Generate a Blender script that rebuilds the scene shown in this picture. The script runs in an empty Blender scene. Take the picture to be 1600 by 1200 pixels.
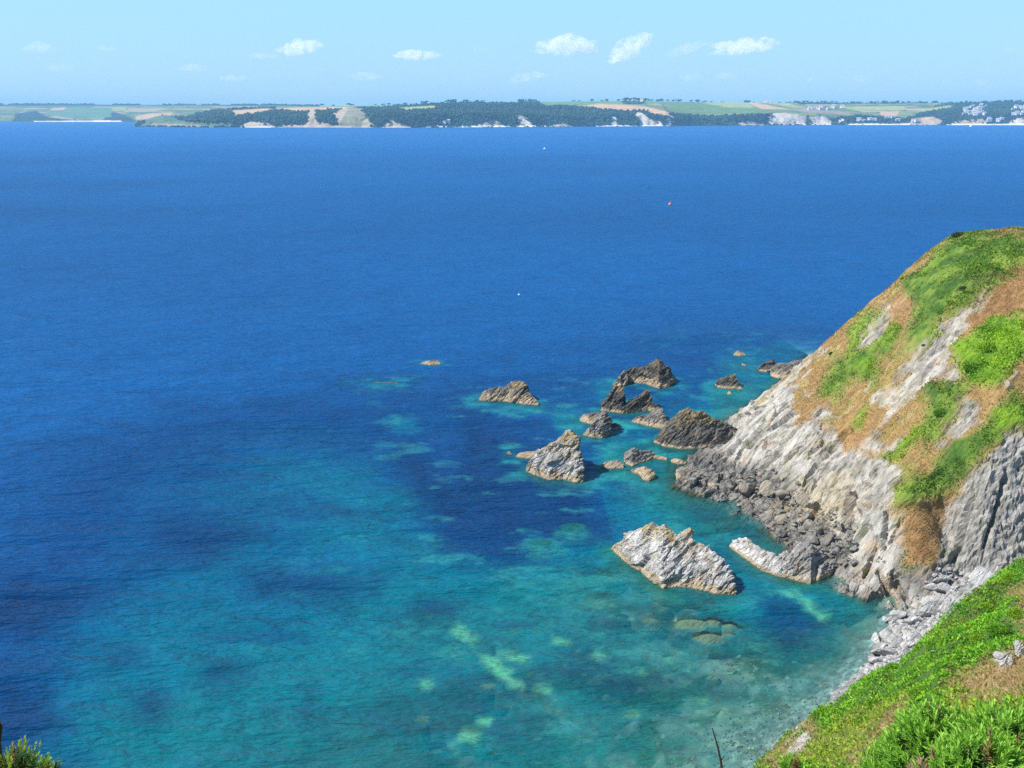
import bpy, math, random
import numpy as np
R = math.radians
rng = np.random.default_rng(7)
random.seed(7)
C = bpy.context.scene.collection
scene = bpy.context.scene

# ------------------------------------------------------------------ camera geometry
F = 1570.0; CH = 60.0
P = math.atan(427.0 / F)
cp, sp = math.cos(P), math.sin(P)

def ray(u, v):
    u, v = np.broadcast_arrays(np.asarray(u, float), np.asarray(v, float)); a = (u - 800) / F; b = -(v - 600) / F
    return a, cp + b * sp, -sp + b * cp

def at_z(u, v, z=0.0):
    dx, dy, dz = ray(u, v); t = (z - CH) / dz
    return np.stack([dx * t, dy * t, np.broadcast_to(CH + dz * t, np.shape(dx * t))], -1)

def at_y(u, v, Y):
    dx, dy, dz = ray(u, v); t = Y / dy
    return np.stack([dx * t, dy * t, CH + dz * t], -1)

def proj(p):
    x, y, z = p[..., 0], p[..., 1], p[..., 2] - CH
    d = y * cp - z * sp; h = y * sp + z * cp
    d = np.where(np.abs(d) < 1e-3, 1e-3, d)
    return 800 + F * x / d, 600 - F * h / d

# ------------------------------------------------------------------ noise
def _hash(ix, iy, iz, seed):
    h = (ix.astype(np.int64) * 374761393 + iy.astype(np.int64) * 668265263 + iz.astype(np.int64) * 2147483647 + seed * 974634777) & 0xFFFFFFFF
    h = ((h ^ (h >> 13)) * 1274126177) & 0xFFFFFFFF
    h = h ^ (h >> 16)
    return (h & 0xFFFFFF) / float(0xFFFFFF)

def vnoise(p, seed=0):
    p = np.asarray(p, float); i = np.floor(p).astype(np.int64); f = p - i
    f = f * f * f * (f * (f * 6 - 15) + 10)
    r = 0
    for dx in (0, 1):
        wx = f[..., 0] if dx else 1 - f[..., 0]
        for dy in (0, 1):
            wy = f[..., 1] if dy else 1 - f[..., 1]
            for dz in (0, 1):
                wz = f[..., 2] if dz else 1 - f[..., 2]
                r = r + wx * wy * wz * _hash(i[..., 0] + dx, i[..., 1] + dy, i[..., 2] + dz, seed)
    return r * 2 - 1

def fbm(p, s=1.0, o=4, seed=0, g=0.5):
    p = np.asarray(p, float) / s; a = 1.0; t = 0; n = 0
    for k in range(o):
        t = t + a * vnoise(p, seed + k * 17); n += a; a *= g; p = p * 2.03 + 11.3
    return t / n

def ridged(p, s=1.0, o=4, seed=0):
    p = np.asarray(p, float) / s; a = 1.0; t = 0; n = 0
    for k in range(o):
        t = t + a * (1 - 2 * np.abs(vnoise(p, seed + k * 13))); n += a; a *= 0.5; p = p * 2.1 + 5.7
    return t / n

def p3(x, y, z=0.0):
    return np.stack([x, y, np.broadcast_to(z, np.shape(x))], -1)

def sstep(a, b, x):
    t = np.clip((x - a) / (b - a), 0, 1); return t * t * (3 - 2 * t)

BED = np.array([.77, -.59, -.64]); BED /= np.linalg.norm(BED)
LIN = np.array([22., 20., 8.]); LIN /= np.linalg.norm(LIN)
BT = np.cross(BED, LIN)
def strata(p, w, seed=0, warp=0.5):
    """saw-tooth relief of tilted beds, uneven in thickness, broken into blocks along their length"""
    c = p @ BED; l = p @ LIN; t = p @ BT
    q = np.stack([l * .22, t * .35, c * .35], -1) / w
    c = c / w + warp * 1.5 * fbm(q * 1.1, 1, 3, seed) + .5 * np.sin(c / w * .9 + 2 * vnoise(q * .7, seed + 2))
    k = np.floor(c); f = c - k; ki = k.astype(np.int64)
    ll = l / (w * 3.2) + .5 * fbm(q, 1, 2, seed + 3) + 3 * _hash(ki, ki * 0, ki * 0, seed + 5); tt = t / (w * 2.4) + .5 * fbm(q, 1, 2, seed + 4) + 5 * _hash(ki, ki * 0, ki * 0, seed + 6)
    h = _hash(ki, np.floor(ll).astype(np.int64), np.floor(tt).astype(np.int64), seed + 9)
    am = .35 + .65 * sstep(-.25, .3, fbm(p, w * 4, 3, seed + 11))
    fl = ll - np.floor(ll)
    return ((f ** 1.6 - .4) * .6 * am + (h - .5) * .75 + (fl - .5) * .3 * h), h

def facets(p, w, seed=0, tilt=.9, iso=False, chunk=60000):
    """broken rock: every joint-bounded block is one tilted plane"""
    sh = p.shape[:-1]; P_ = p.reshape(-1, 3)
    Q = (P_ if iso else np.stack([(P_ @ LIN) * .4, (P_ @ BT) * .8, (P_ @ BED) * 1.35], -1)) / w
    out = np.empty(len(Q)); hh = np.empty(len(Q))
    offs = np.array([(a, b, c) for a in (-1, 0, 1) for b in (-1, 0, 1) for c in (-1, 0, 1)])
    for k in range(0, len(Q), chunk):
        q = Q[k:k + chunk]; c0 = np.floor(q).astype(np.int64); best = np.full(len(q), 1e9); bd = np.zeros((len(q), 3)); bc = np.zeros((len(q), 3), np.int64)
        for o in offs:
            ci = c0 + o; j = np.stack([_hash(ci[:, 0], ci[:, 1], ci[:, 2], seed + m_) for m_ in (1, 2, 3)], -1)
            d = q - (ci + j); dd = (d * d).sum(1); m_ = dd < best; best[m_] = dd[m_]; bd[m_] = d[m_]; bc[m_] = ci[m_]
        t = np.stack([_hash(bc[:, 0], bc[:, 1], bc[:, 2], seed + m_) for m_ in (4, 5, 6)], -1) * 2 - 1; h = _hash(bc[:, 0], bc[:, 1], bc[:, 2], seed + 7)
        out[k:k + chunk] = (h - .5) * .9 + (bd * t).sum(1) * tilt; hh[k:k + chunk] = h
    return out.reshape(sh), hh.reshape(sh)

# ------------------------------------------------------------------ polygons in the picture, projected on surfaces
def inpoly(u, v, poly, soft=4.0):
    """signed soft mask of a polygon"""
    poly = np.asarray(poly, float); n = len(poly)
    inside = np.zeros(np.shape(u), bool); d2 = np.full(np.shape(u), 1e18)
    for i in range(n):
        x1, y1 = poly[i]; x2, y2 = poly[(i + 1) % n]
        c = ((y1 > v) != (y2 > v)) & (u < (x2 - x1) * (v - y1) / ((y2 - y1) if y2 != y1 else 1e-9) + x1)
        inside ^= c
        ex, ey = x2 - x1, y2 - y1; L = ex * ex + ey * ey + 1e-9
        t = np.clip(((u - x1) * ex + (v - y1) * ey) / L, 0, 1)
        d2 = np.minimum(d2, (u - x1 - t * ex) ** 2 + (v - y1 - t * ey) ** 2)
    d = np.sqrt(d2) * np.where(inside, 1, -1)
    return np.clip(d / soft * .5 + .5, 0, 1)

def Z(ox, oy, s, pts):
    return [(ox + x / s, oy + y / s) for x, y in pts]
Z6 = lambda *p: Z(1000, 340, 2.6667, p)
Z7 = lambda *p: Z(1100, 800, 3.0, p)

# ------------------------------------------------------------------ meshes
def tag(o, label=None, cat=None, group=None, kind=None):
    if label: o['label'] = label
    if cat: o['category'] = cat
    if group: o['group'] = group
    if kind: o['kind'] = kind
    return o

def mesh(name, V, Fc, mat, col=None, smooth=False, parent=None, attrs=None, link=True, mats=None, midx=None):
    V = np.asarray(V, np.float32); Fc = np.asarray(Fc, np.int32)
    me = bpy.data.meshes.new(name)
    me.vertices.add(len(V)); me.vertices.foreach_set('co', V.ravel())
    k = Fc.shape[1]
    me.loops.add(Fc.size); me.loops.foreach_set('vertex_index', Fc.ravel())
    me.polygons.add(len(Fc)); me.polygons.foreach_set('loop_start', np.arange(0, Fc.size, k, dtype=np.int32))
    try: me.polygons.foreach_set('loop_total', np.full(len(Fc), k, np.int32))
    except Exception: pass
    me.polygons.foreach_set('use_smooth', np.full(len(Fc), smooth, bool))
    if col is not None:
        a = me.attributes.new('col', 'FLOAT_COLOR', 'POINT')
        c = np.ones((len(V), 4), np.float32); c[:, :3] = col
        a.data.foreach_set('color', c.ravel())
    for kk, val in (attrs or {}).items():
        a = me.attributes.new(kk, 'FLOAT', 'POINT'); a.data.foreach_set('value', np.asarray(val, np.float32).ravel())
    if mats:
        for m in mats: me.materials.append(m)
        if midx is not None: me.polygons.foreach_set('material_index', np.asarray(midx, np.int32))
    elif mat: me.materials.append(mat)
    me.update(calc_edges=True); me.validate()
    o = bpy.data.objects.new(name, me)
    if link: C.objects.link(o)
    if parent: o.parent = parent
    return o

def empty(name, loc, label=None, cat=None, group=None):
    o = bpy.data.objects.new(name, None); C.objects.link(o); o.location = loc
    return tag(o, label, cat, group)

def gridfaces(nx, ny):
    i = np.arange(nx * ny).reshape(ny, nx)
    return np.stack([i[:-1, :-1], i[:-1, 1:], i[1:, 1:], i[1:, :-1]], -1).reshape(-1, 4)

def gnormals(G):
    a = np.gradient(G, axis=1); b = np.gradient(G, axis=0)
    n = np.cross(a, b); n /= (np.linalg.norm(n, axis=-1, keepdims=True) + 1e-9)
    return n

def rbf(pts):
    """thin plate through (x,y,z) points"""
    pts = np.asarray(pts, float); n = len(pts)
    def K(d2): return np.where(d2 > 1e-9, 0.5 * d2 * np.log(np.maximum(d2, 1e-9)), 0)
    s = 50.0
    q = pts[:, :2] / s
    d2 = ((q[:, None] - q[None]) ** 2).sum(-1)
    A = np.zeros((n + 3, n + 3)); A[:n, :n] = K(d2) + np.eye(n) * 2e-4
    A[:n, n] = 1; A[:n, n + 1:n + 3] = q; A[n, :n] = 1; A[n + 1:n + 3, :n] = q.T
    w = np.linalg.solve(A, np.concatenate([pts[:, 2], np.zeros(3)]))
    def f(X, Y):
        sh = X.shape; Q = np.stack([X.ravel(), Y.ravel()], -1) / s; out = np.empty(len(Q))
        for k in range(0, len(Q), 40000):
            c = Q[k:k + 40000]
            out[k:k + 40000] = K(((c[:, None] - q[None]) ** 2).sum(-1)) @ w[:n] + w[n] + c @ w[n + 1:]
        return out.reshape(sh)
    return f

def axis(segs):
    out = []
    for a, b, s in segs: out.append(np.arange(a, b, s))
    out.append([segs[-1][1]]); return np.concatenate(out)

class HF:
    """height look-up on a rectilinear grid"""
    def __init__(s, xs, ys, Zg): s.xs, s.ys, s.Z = xs, ys, Zg
    def __call__(s, x, y):
        x = np.asarray(x, float); y = np.asarray(y, float)
        i = np.clip(np.searchsorted(s.xs, x) - 1, 0, len(s.xs) - 2); j = np.clip(np.searchsorted(s.ys, y) - 1, 0, len(s.ys) - 2)
        fx = np.clip((x - s.xs[i]) / (s.xs[i + 1] - s.xs[i]), 0, 1); fy = np.clip((y - s.ys[j]) / (s.ys[j + 1] - s.ys[j]), 0, 1)
        z = s.Z
        return (z[j, i] * (1 - fx) + z[j, i + 1] * fx) * (1 - fy) + (z[j + 1, i] * (1 - fx) + z[j + 1, i + 1] * fx) * fy

def srgb(r, g, b):
    c = np.array([r, g, b], float) / 255
    return np.where(c < .04045, c / 12.92, ((c + .055) / 1.055) ** 2.4)

def mixc(a, b, w):
    w = np.asarray(w)[..., None]; return a * (1 - w) + np.asarray(b) * w

# ------------------------------------------------------------------ materials
def newmat(name):
    m = bpy.data.materials.new(name); m.use_nodes = True
    nt = m.node_tree; nt.nodes.clear()
    return m, nt, nt.nodes, nt.links

def mat_surface(name, rough=.9, bump=.3, scale=2.0, var=.35, detail=8, bdist=.1, spec=.25, speck=0.0, fscale=14., bed=False):
    """vertex colour, broken up by two noises, with bump"""
    m, nt, N, L = newmat(name)
    out = N.new('ShaderNodeOutputMaterial'); b = N.new('ShaderNodeBsdfPrincipled')
    b.inputs['Roughness'].default_value = rough; b.inputs['Specular IOR Level'].default_value = spec
    at = N.new('ShaderNodeAttribute'); at.attribute_name = 'col'
    g = N.new('ShaderNodeNewGeometry')
    n1 = N.new('ShaderNodeTexNoise'); n1.inputs['Scale'].default_value = scale; n1.inputs['Detail'].default_value = detail; n1.inputs['Roughness'].default_value = .68
    n2 = N.new('ShaderNodeTexNoise'); n2.inputs['Scale'].default_value = fscale; n2.inputs['Detail'].default_value = 4
    src = g.outputs['Position']
    if bed:
        cx = N.new('ShaderNodeCombineXYZ')
        for i, (vec, k) in enumerate(((LIN, .22), (BT, .75), (BED, 1.7))):
            dt = N.new('ShaderNodeVectorMath'); dt.operation = 'DOT_PRODUCT'; dt.inputs[1].default_value = tuple(vec * k); L.new(g.outputs['Position'], dt.inputs[0]); L.new(dt.outputs['Value'], cx.inputs[i])
        src = cx.outputs[0]
    L.new(src, n1.inputs['Vector']); L.new(g.outputs['Position'], n2.inputs['Vector'])
    ad = N.new('ShaderNodeMath'); ad.operation = 'ADD'; L.new(n1.outputs['Fac'], ad.inputs[0]); L.new(n2.outputs['Fac'], ad.inputs[1])
    hsrc = ad.outputs[0]
    if bed:
        for sc_v, kk in ((.9, .9), (2.6, .35)):
            vo = N.new('ShaderNodeTexVoronoi'); vo.feature = 'F1'; vo.inputs['Scale'].default_value = sc_v; L.new(src, vo.inputs['Vector'])
            ve = N.new('ShaderNodeTexVoronoi'); ve.feature = 'DISTANCE_TO_EDGE'; ve.inputs['Scale'].default_value = sc_v; L.new(src, ve.inputs['Vector'])
            mm = N.new('ShaderNodeMapRange'); mm.inputs['From Max'].default_value = .05; mm.inputs['To Min'].default_value = -.5; mm.inputs['To Max'].default_value = 0; L.new(ve.outputs['Distance'], mm.inputs['Value'])
            a1_ = N.new('ShaderNodeMath'); a1_.operation = 'MULTIPLY_ADD'; a1_.inputs[1].default_value = -kk * 1.6; L.new(vo.outputs['Distance'], a1_.inputs[0]); L.new(hsrc, a1_.inputs[2])
            a2_ = N.new('ShaderNodeMath'); a2_.operation = 'MULTIPLY_ADD'; a2_.inputs[1].default_value = kk; L.new(mm.outputs[0], a2_.inputs[0]); L.new(a1_.outputs[0], a2_.inputs[2]); hsrc = a2_.outputs[0]
    mr = N.new('ShaderNodeMapRange'); mr.inputs['From Min'].default_value = .65; mr.inputs['From Max'].default_value = 1.35
    mr.inputs['To Min'].default_value = 1 - var; mr.inputs['To Max'].default_value = 1 + var
    L.new(ad.outputs[0], mr.inputs['Value'])
    vm = N.new('ShaderNodeVectorMath'); vm.operation = 'SCALE'; L.new(at.outputs['Color'], vm.inputs[0]); L.new(mr.outputs[0], vm.inputs['Scale'])
    L.new(vm.outputs[0], b.inputs['Base Color'])
    bp = N.new('ShaderNodeBump'); bp.inputs['Strength'].default_value = bump; bp.inputs['Distance'].default_value = bdist
    L.new(hsrc, bp.inputs['Height']); L.new(bp.outputs['Normal'], b.inputs['Normal'])
    L.new(b.outputs[0], out.inputs['Surface'])
    return m

def mat_leaf(name, trans=.3):
    m, nt, N, L = newmat(name)
    out = N.new('ShaderNodeOutputMaterial'); at = N.new('ShaderNodeAttribute'); at.attribute_name = 'col'
    d = N.new('ShaderNodeBsdfPrincipled'); d.inputs['Roughness'].default_value = .6; d.inputs['Specular IOR Level'].default_value = .25
    t = N.new('ShaderNodeBsdfTranslucent'); mx = N.new('ShaderNodeMixShader'); mx.inputs[0].default_value = trans
    L.new(at.outputs['Color'], d.inputs['Base Color']); L.new(at.outputs['Color'], t.inputs['Color'])
    L.new(d.outputs[0], mx.inputs[1]); L.new(t.outputs[0], mx.inputs[2]); L.new(mx.outputs[0], out.inputs['Surface'])
    return m

def mat_plain(name, c, rough=.6):
    m, nt, N, L = newmat(name)
    out = N.new('ShaderNodeOutputMaterial'); b = N.new('ShaderNodeBsdfPrincipled')
    b.inputs['Base Color'].default_value = (*c, 1); b.inputs['Roughness'].default_value = rough
    n = N.new('ShaderNodeTexNoise'); n.inputs['Scale'].default_value = 3; mr = N.new('ShaderNodeMapRange')
    mr.inputs['To Min'].default_value = .8; mr.inputs['To Max'].default_value = 1.1
    vm = N.new('ShaderNodeVectorMath'); vm.operation = 'SCALE'; vm.inputs[0].default_value = c
    L.new(n.outputs['Fac'], mr.inputs['Value']); L.new(mr.outputs[0], vm.inputs['Scale']); L.new(vm.outputs[0], b.inputs['Base Color'])
    L.new(b.outputs[0], out.inputs['Surface']); return m

M_ROCK = mat_surface('rock', .92, .65, 1.1, .38, 10, .3, bed=True)
M_STACK = mat_surface('sea_rock', .9, .9, 1.8, .42, 10, .2, bed=True)
M_SEABED = mat_surface('seabed', .9, .4, 1.2, .45, 10, .1)
M_SOIL = mat_surface('turf', .95, .8, 1.5, .4, 10, .3)
M_COAST = mat_surface('coast', .95, .0, .012, .3, 8, 1, fscale=.05)
M_LEAF = mat_leaf('leaves')
M_FARLEAF = mat_leaf('far_leaves', .1)
M_BARK = mat_plain('bark', (.09, .06, .04), .9)

# ------------------------------------------------------------------ headland terrain
WL_BACK = [(1262, 556), (1245, 585), (1215, 602), (1190, 622), (1160, 640), (1135, 656)]
WL_L = [(1118, 690), (1090, 706), (1068, 735), (1062, 758)]
WL_FRONT = [(1085, 768), (1115, 778), (1150, 798), (1180, 812), (1210, 832), (1238, 858), (1285, 892)]
WL_NOSE = [(1302, 908), (1340, 930), (1378, 952), (1410, 960), (1440, 964)]
ctl = []
def wl(lst, ox, oy, dep=2.5, dist=4.0):
    for u, v in lst:
        p = at_z(u, v); ctl.append((p[0], p[1], 0.0)); ctl.append((p[0] + ox * dist, p[1] + oy * dist, -dep))
wl(WL_BACK, -.6, .8, 4.5); wl(WL_L, -1, 0); wl(WL_FRONT, -.7, -.7, 1.3); wl(WL_NOSE, -.5, -.85, 3.5)
IN = [(1135, 700, 1.0), (1120, 730, 1.0), (1150, 745, 1.6), (1200, 775, 1.6), (1250, 815, 2), (1285, 860, 1.8), (1120, 757, 1.2), (1190, 800, 1),
      (1150, 690, 3.2), (1180, 655, 5), (1200, 700, 5), (1190, 732, 2.6), (1240, 680, 9), (1235, 735, 5.2), (1225, 612, 8), (1190, 634, 3.2), (1160, 655, 1.6),
      (1255, 567, 10), (1300, 525, 16), (1350, 485, 21), (1400, 440, 27), (1440, 405, 31), (1490, 371, 36), (1550, 366, 37), (1600, 359, 38.3),
      (1300, 600, 12), (1300, 650, 10.5), (1300, 700, 8.8), (1300, 745, 7), (1310, 790, 4.5), (1300, 850, 2), (1265, 770, 4), (1260, 745, 6),
      (1350, 560, 17), (1350, 640, 14), (1350, 700, 11.5),
      (1400, 500, 24), (1400, 560, 21), (1400, 620, 18), (1400, 680, 15.5), (1400, 740, 12.6), (1380, 800, 8.6), (1400, 860, 5), (1400, 910, 1.8),
      (1340, 780, 6.3), (1345, 850, 4.2), (1330, 905, 1.8), (1500, 430, 33.6), (1500, 500, 28.9), (1500, 560, 25.2), (1500, 620, 21.7), (1480, 700, 15.9), (1480, 840, 6), (1480, 790, 9.6), (1450, 760, 11.9), (1450, 700, 15.3),
      (1440, 820, 8.35), (1440, 880, 4.7), (1462, 900, 3.3), (1530, 900, 3.2), (1530, 850, 6.7), (1530, 800, 10.2), (1530, 720, 15.9), (1570, 650, 20.8), (1540, 560, 26.0), (1600, 860, 6), (1600, 780, 11.7),
      (1600, 680, 18.9), (1600, 600, 24.4), (1600, 500, 30.8), (1600, 430, 34), (1700, 600, 24.7), (1700, 700, 17.6), (1700, 360, 41), (1700, 450, 36), (1700, 860, 6), (1500, 905, 2.8), (1700, 900, 4)]
for u, v, z in IN:
    p = at_z(u, v, z); ctl.append(tuple(p))
for u, v, z in [(1255, 567, 10), (1300, 525, 16), (1350, 485, 21), (1400, 440, 27), (1440, 405, 31), (1490, 371, 36), (1550, 366, 37), (1600, 359, 38.3), (1700, 360, 41)]:
    p = at_z(u, v, z); ctl.append((p[0] + 4, p[1] + 9, z - 3.5)); ctl.append((p[0] + 12, p[1] + 32, z * .65 - 10))
ctl += [(70, 258, -13), (90, 262, -13), (110, 268, -12), (150, 275, -9), (200, 270, -4), (190, 200, 45), (200, 150, 44), (200, 120, 34), (20, 215, -8), (8, 175, -7), (15, 140, -6), (30, 118, -5), (40, 106, -4), (70, 103, 1), (100, 103, 8), (140, 100, 14)]
fH = rbf(ctl)
hx = axis([(14, 108, .27), (108, 200, 1.5)]); hy = axis([(101, 182, .27), (182, 222, .4), (222, 280, 1.5)])
GX, GY = np.meshgrid(hx, hy)
HZ = fH(GX, GY)
HZ = np.minimum(HZ, 46)
G = np.stack([GX, GY, HZ], -1)
U, V = proj(G)
wu = fbm(G, 5, 4, 3) * 16; wv = fbm(G, 5, 4, 33) * 16
wu2 = fbm(G, 1.3, 3, 4) * 9; wv2 = fbm(G, 1.3, 3, 34) * 9
Uw, Vw = U + wu + wu2, V + wv + wv2
# --- zones traced on the photograph and laid on the slope
ROCKZ = [
    Z6((230, 990), (330, 880), (420, 790), (560, 700), (660, 610), (690, 585), (760, 530), (770, 540), (700, 610), (620, 690), (640, 770), (650, 870), (720, 850), (800, 880), (850, 940), (900, 960), (950, 1000), (1000, 1000), (1100, 1050), (1080, 1110), (1060, 1210), (100, 1210), (150, 1040)),
    Z6((1030, 335), (1048, 380), (1012, 470), (960, 530), (885, 555), (900, 500), (950, 440), (1000, 370)),
    Z6((1460, 285), (1450, 340), (1380, 400), (1330, 480), (1280, 560), (1275, 650), (1180, 730), (1090, 780), (1020, 810), (1010, 770), (1080, 680), (1110, 600), (1200, 520), (1260, 440), (1330, 390), (1400, 330)),
    Z6((1350, 730), (1390, 760), (1385, 860), (1290, 910), (1265, 900), (1320, 830), (1330, 760)),
    Z6((1585, 658), (1555, 700), (1530, 718), (1540, 680)),
    Z6((1250, 930), (1310, 935), (1280, 975), (1235, 965)),
    Z6((960, 900), (1030, 940), (1070, 900), (1060, 950), (990, 975), (910, 970)),
    Z6((700, 800), (790, 780), (830, 830), (750, 850)), Z6((690, 725), (725, 735), (715, 755), (680, 745)),
    Z6((980, 730), (1030, 720), (1000, 780), (965, 770)),
    Z6((1600, 890), (1520, 905), (1460, 1000), (1390, 1070), (1290, 1200), (1260, 1300), (1700, 1300), (1700, 890)),
    Z7((600, -20), (925, -20), (925, 120), (935, 240), (1040, 240), (1040, 440), (1000, 520), (850, 480), (500, 340), (400, 200), (300, 60)),
    Z7((1100, 60), (1560, -30), (1560, 300), (1380, 300), (1280, 400), (1040, 520), (1040, 260), (1095, 200)),
]
GREEN = [
    Z6((1290, 90), (1350, 75), (1480, 88), (1610, 90), (1610, 190), (1500, 250), (1400, 330), (1300, 400), (1220, 470), (1170, 540), (1100, 560), (1120, 480), (1150, 420), (1140, 350), (1100, 300), (1120, 250), (1210, 180)),
    Z6((770, 750), (755, 700), (820, 620), (880, 560), (960, 540), (1060, 490), (1080, 450), (1050, 540), (960, 620), (960, 680), (880, 680), (820, 750)),
    Z6((1180, 800), (1220, 700), (1330, 670), (1380, 700), (1330, 760), (1300, 830), (1240, 950), (1180, 940)),
    Z6((1610, 760), (1610, 880), (1520, 890), (1450, 970), (1400, 1060), (1290, 1130), (1230, 1200), (1060, 1190), (1070, 1140), (1200, 1070), (1250, 990), (1400, 890), (1480, 790), (1560, 740)),
    Z7((915, 190), (940, 235), (1000, 245), (1050, 240), (1010, 285), (940, 270), (890, 190)),
]
BRIGHT = [
    Z6((1330, 520), (1390, 480), (1460, 440), (1560, 410), (1620, 400), (1620, 600), (1500, 700), (1400, 690), (1320, 640), (1290, 570)),
    Z6((850, 570), (870, 510), (920, 440), (1020, 370), (940, 470), (900, 540)),
    Z6((940, 550), (1000, 490), (1060, 440), (1070, 480), (1020, 530)),
    Z6((1110, 880), (1170, 850), (1190, 900), (1110, 960), (1040, 1010), (1005, 1000), (1040, 960)),
    Z6((900, 860), (950, 785), (965, 800), (920, 870)), Z6((880, 640), (960, 590), (970, 640), (920, 670)),
    Z6((1480, 800), (1560, 770), (1590, 840), (1540, 880), (1470, 900)), Z6((1170, 520), (1230, 460), (1250, 480), (1190, 540)),
]
BROWN = [Z6((1060, 1200), (1280, 1190), (1260, 1230), (1060, 1230)), Z7((920, -10), (1095, 20), (1105, 60), (1090, 200), (1055, 235), (945, 235), (925, 120)),
         Z6((1450, 300), (1610, 190), (1610, 390), (1500, 400), (1400, 450), (1380, 420))]
TANR = [Z6((640, 1090), (830, 1060), (870, 1110), (860, 1170), (840, 1270), (760, 1330), (620, 1220))]
DARKR = [Z6((150, 1030), (300, 1000), (450, 1040), (640, 1070), (620, 1200), (720, 1300), (850, 1330), (900, 1480), (700, 1440), (520, 1320), (300, 1200), (140, 1130)),
         Z7((1085, 130), (1110, 60), (1120, 200), (1090, 260), (1030, 400), (1000, 380), (930, 330), (900, 280), (1040, 250))]
def zmask(lst, soft, uu=None, vv=None):
    uu = Uw if uu is None else uu; vv = Vw if vv is None else vv
    m = np.zeros(uu.shape)
    for p in lst: m = np.maximum(m, inpoly(uu, vv, p, soft))
    return m
mrock = zmask(ROCKZ, 5); mgreen = zmask(GREEN, 10); mbright = zmask(BRIGHT, 8); mbrown = zmask(BROWN, 10); mtan = zmask(TANR, 14); mdark = zmask(DARKR, 14)
back = sstep(0, 6, GY - 200 - (GX - 60) * .02) * (U < 2000)
nrm = gnormals(G)
# scattered outcrops through the turf
outc = sstep(.36, .46, fbm(np.stack([G @ LIN * .25, G @ BED, G @ BT * .6], -1), 3.0, 4, 51)) * (HZ < 34)
mrock = np.maximum(mrock, outc * .9 * (1 - mgreen) * (1 - mbright) * (1 - mbrown * .7) * (V > 560))
mrock = np.maximum(mrock, sstep(.9, 1.5, 1.6 * (1 - sstep(1, 3.2, HZ))))
mgreen = np.clip(mgreen, 0, 1); mv = np.clip(np.maximum(np.maximum(mgreen, mbright), mbrown), 0, 1)
mrock = np.clip(mrock * (1 - mv), 0, 1)
mrock = np.where(HZ < 1.0, 1, mrock)
# relief
s1, h1 = strata(G, 2.6, 1, .7); s2, h2 = strata(G, .8, 2, .6); s3, h3 = strata(G, .33, 3, .6)
gf_ = zmask([ROCKZ[-3], ROCKZ[-1]], 10)
fA, hA = facets(G, 5.0, 401); fB, hB_ = facets(G, 1.8, 411); fC, hC = facets(G, .8, 421); fD, hD = facets(G, .9, 431, iso=True)
rel = mrock * ((s1 * .35 + s2 * .2) * (1 - gf_) + s3 * .1 + fA * .95 * (1 - .75 * gf_) + fB * .5 * (1 - gf_) + fC * .22 + gf_ * fD * .33 + fbm(G, 1.1, 4, 61) * .12)
rel += (1 - mrock) * (fbm(G, 6, 4, 70) * .5 + fbm(G, 1.4, 3, 71) * .22)
rel += np.maximum(mgreen, mbright) * (1 - mrock) * (.2 + fbm(G, .9, 2, 72) * .2)
lowz = mrock * (1 - sstep(2, 4.5, HZ)) * sstep(-1.5, .4, HZ) * (GX < 46) * (GY > 126)
rel += lowz * facets(G, 1.3, 451, 1.3)[0] * .7
slab = zmask([Z6((300, 900), (430, 790), (560, 700), (640, 770), (650, 870), (700, 930), (640, 1060), (450, 1060), (330, 990)), Z7((600, 60), (760, 20), (915, 0), (915, 120), (930, 240), (860, 300), (600, 340), (590, 250), (640, 230))], 14)
sB, hB = strata(G, 4.5, 7, .8)
rel = rel * (1 - .7 * slab) + slab * mrock * (sB * .8 + s1 * .12 + facets(G, 8.0, 441, 1.2)[0] * .9)
lump = (ridged(G, 4.5, 3, 74) * .55 + ridged(G, 1.8, 3, 75) * .3)
rel += np.maximum(mgreen, mbright) * (1 - mrock) * lump
# long cracks in the pale slab
def crack(a, b, w, d):
    A = np.array(a, float); B = np.array(b, float); e = B - A; L2 = e @ e
    uu, vv = U + wu * .25, V + wv * .25
    t = ((uu - A[0]) * e[0] + (vv - A[1]) * e[1]) / L2
    dist = np.abs((uu - A[0]) * e[1] - (vv - A[1]) * e[0]) / math.sqrt(L2)
    tt = np.clip(t, 0, 1)
    return -d * np.clip(1 - dist / w, 0, 1) * (4 * tt * (1 - tt)) ** .3 * ((t > 0) & (t < 1))
CR = [((1172, 704), (1234, 626), 6, 3.0), ((1190, 728), (1232, 683), 5, 1.8), ((1118, 694), (1165, 660), 5, 1.6), ((1270, 720), (1332, 668), 6, 2.0), ((1205, 735), (1262, 690), 4, 1.2), ((1140, 712), (1200, 655), 4, 1.2),
      ((1300, 880), (1345, 800), 5, 1.8), ((1352, 905), (1362, 850), 5, 1.6), ((1318, 845), (1330, 770), 9, 3.4), ((1355, 800), (1362, 755), 6, 2.2), ((1378, 860), (1384, 800), 5, 1.6), ((1400, 945), (1372, 890), 5, 1.6), ((1425, 950), (1392, 895), 5, 1.6),
      ((1330, 930), (1310, 895), 4, 1.4), ((1345, 700), (1400, 650), 5, 1.6), ((1400, 600), (1470, 540), 4, 1.4), ((1420, 580), (1490, 500), 4, 1.2), ((1375, 760), (1400, 700), 5, 1.6), ((1268, 812), (1290, 760), 5, 1.8), ((1490, 880), (1520, 760), 6, 1.6), ((1535, 860), (1575, 740), 6, 1.4)]
for c_ in CR: rel += crack(*c_)
rel *= 1 - .65 * (1 - sstep(2.0, 4.5, HZ)) * (GX > 50)
rel *= sstep(-6, -1, HZ) * (1 - .8 * back)
G2 = G + nrm * rel[..., None]
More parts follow.
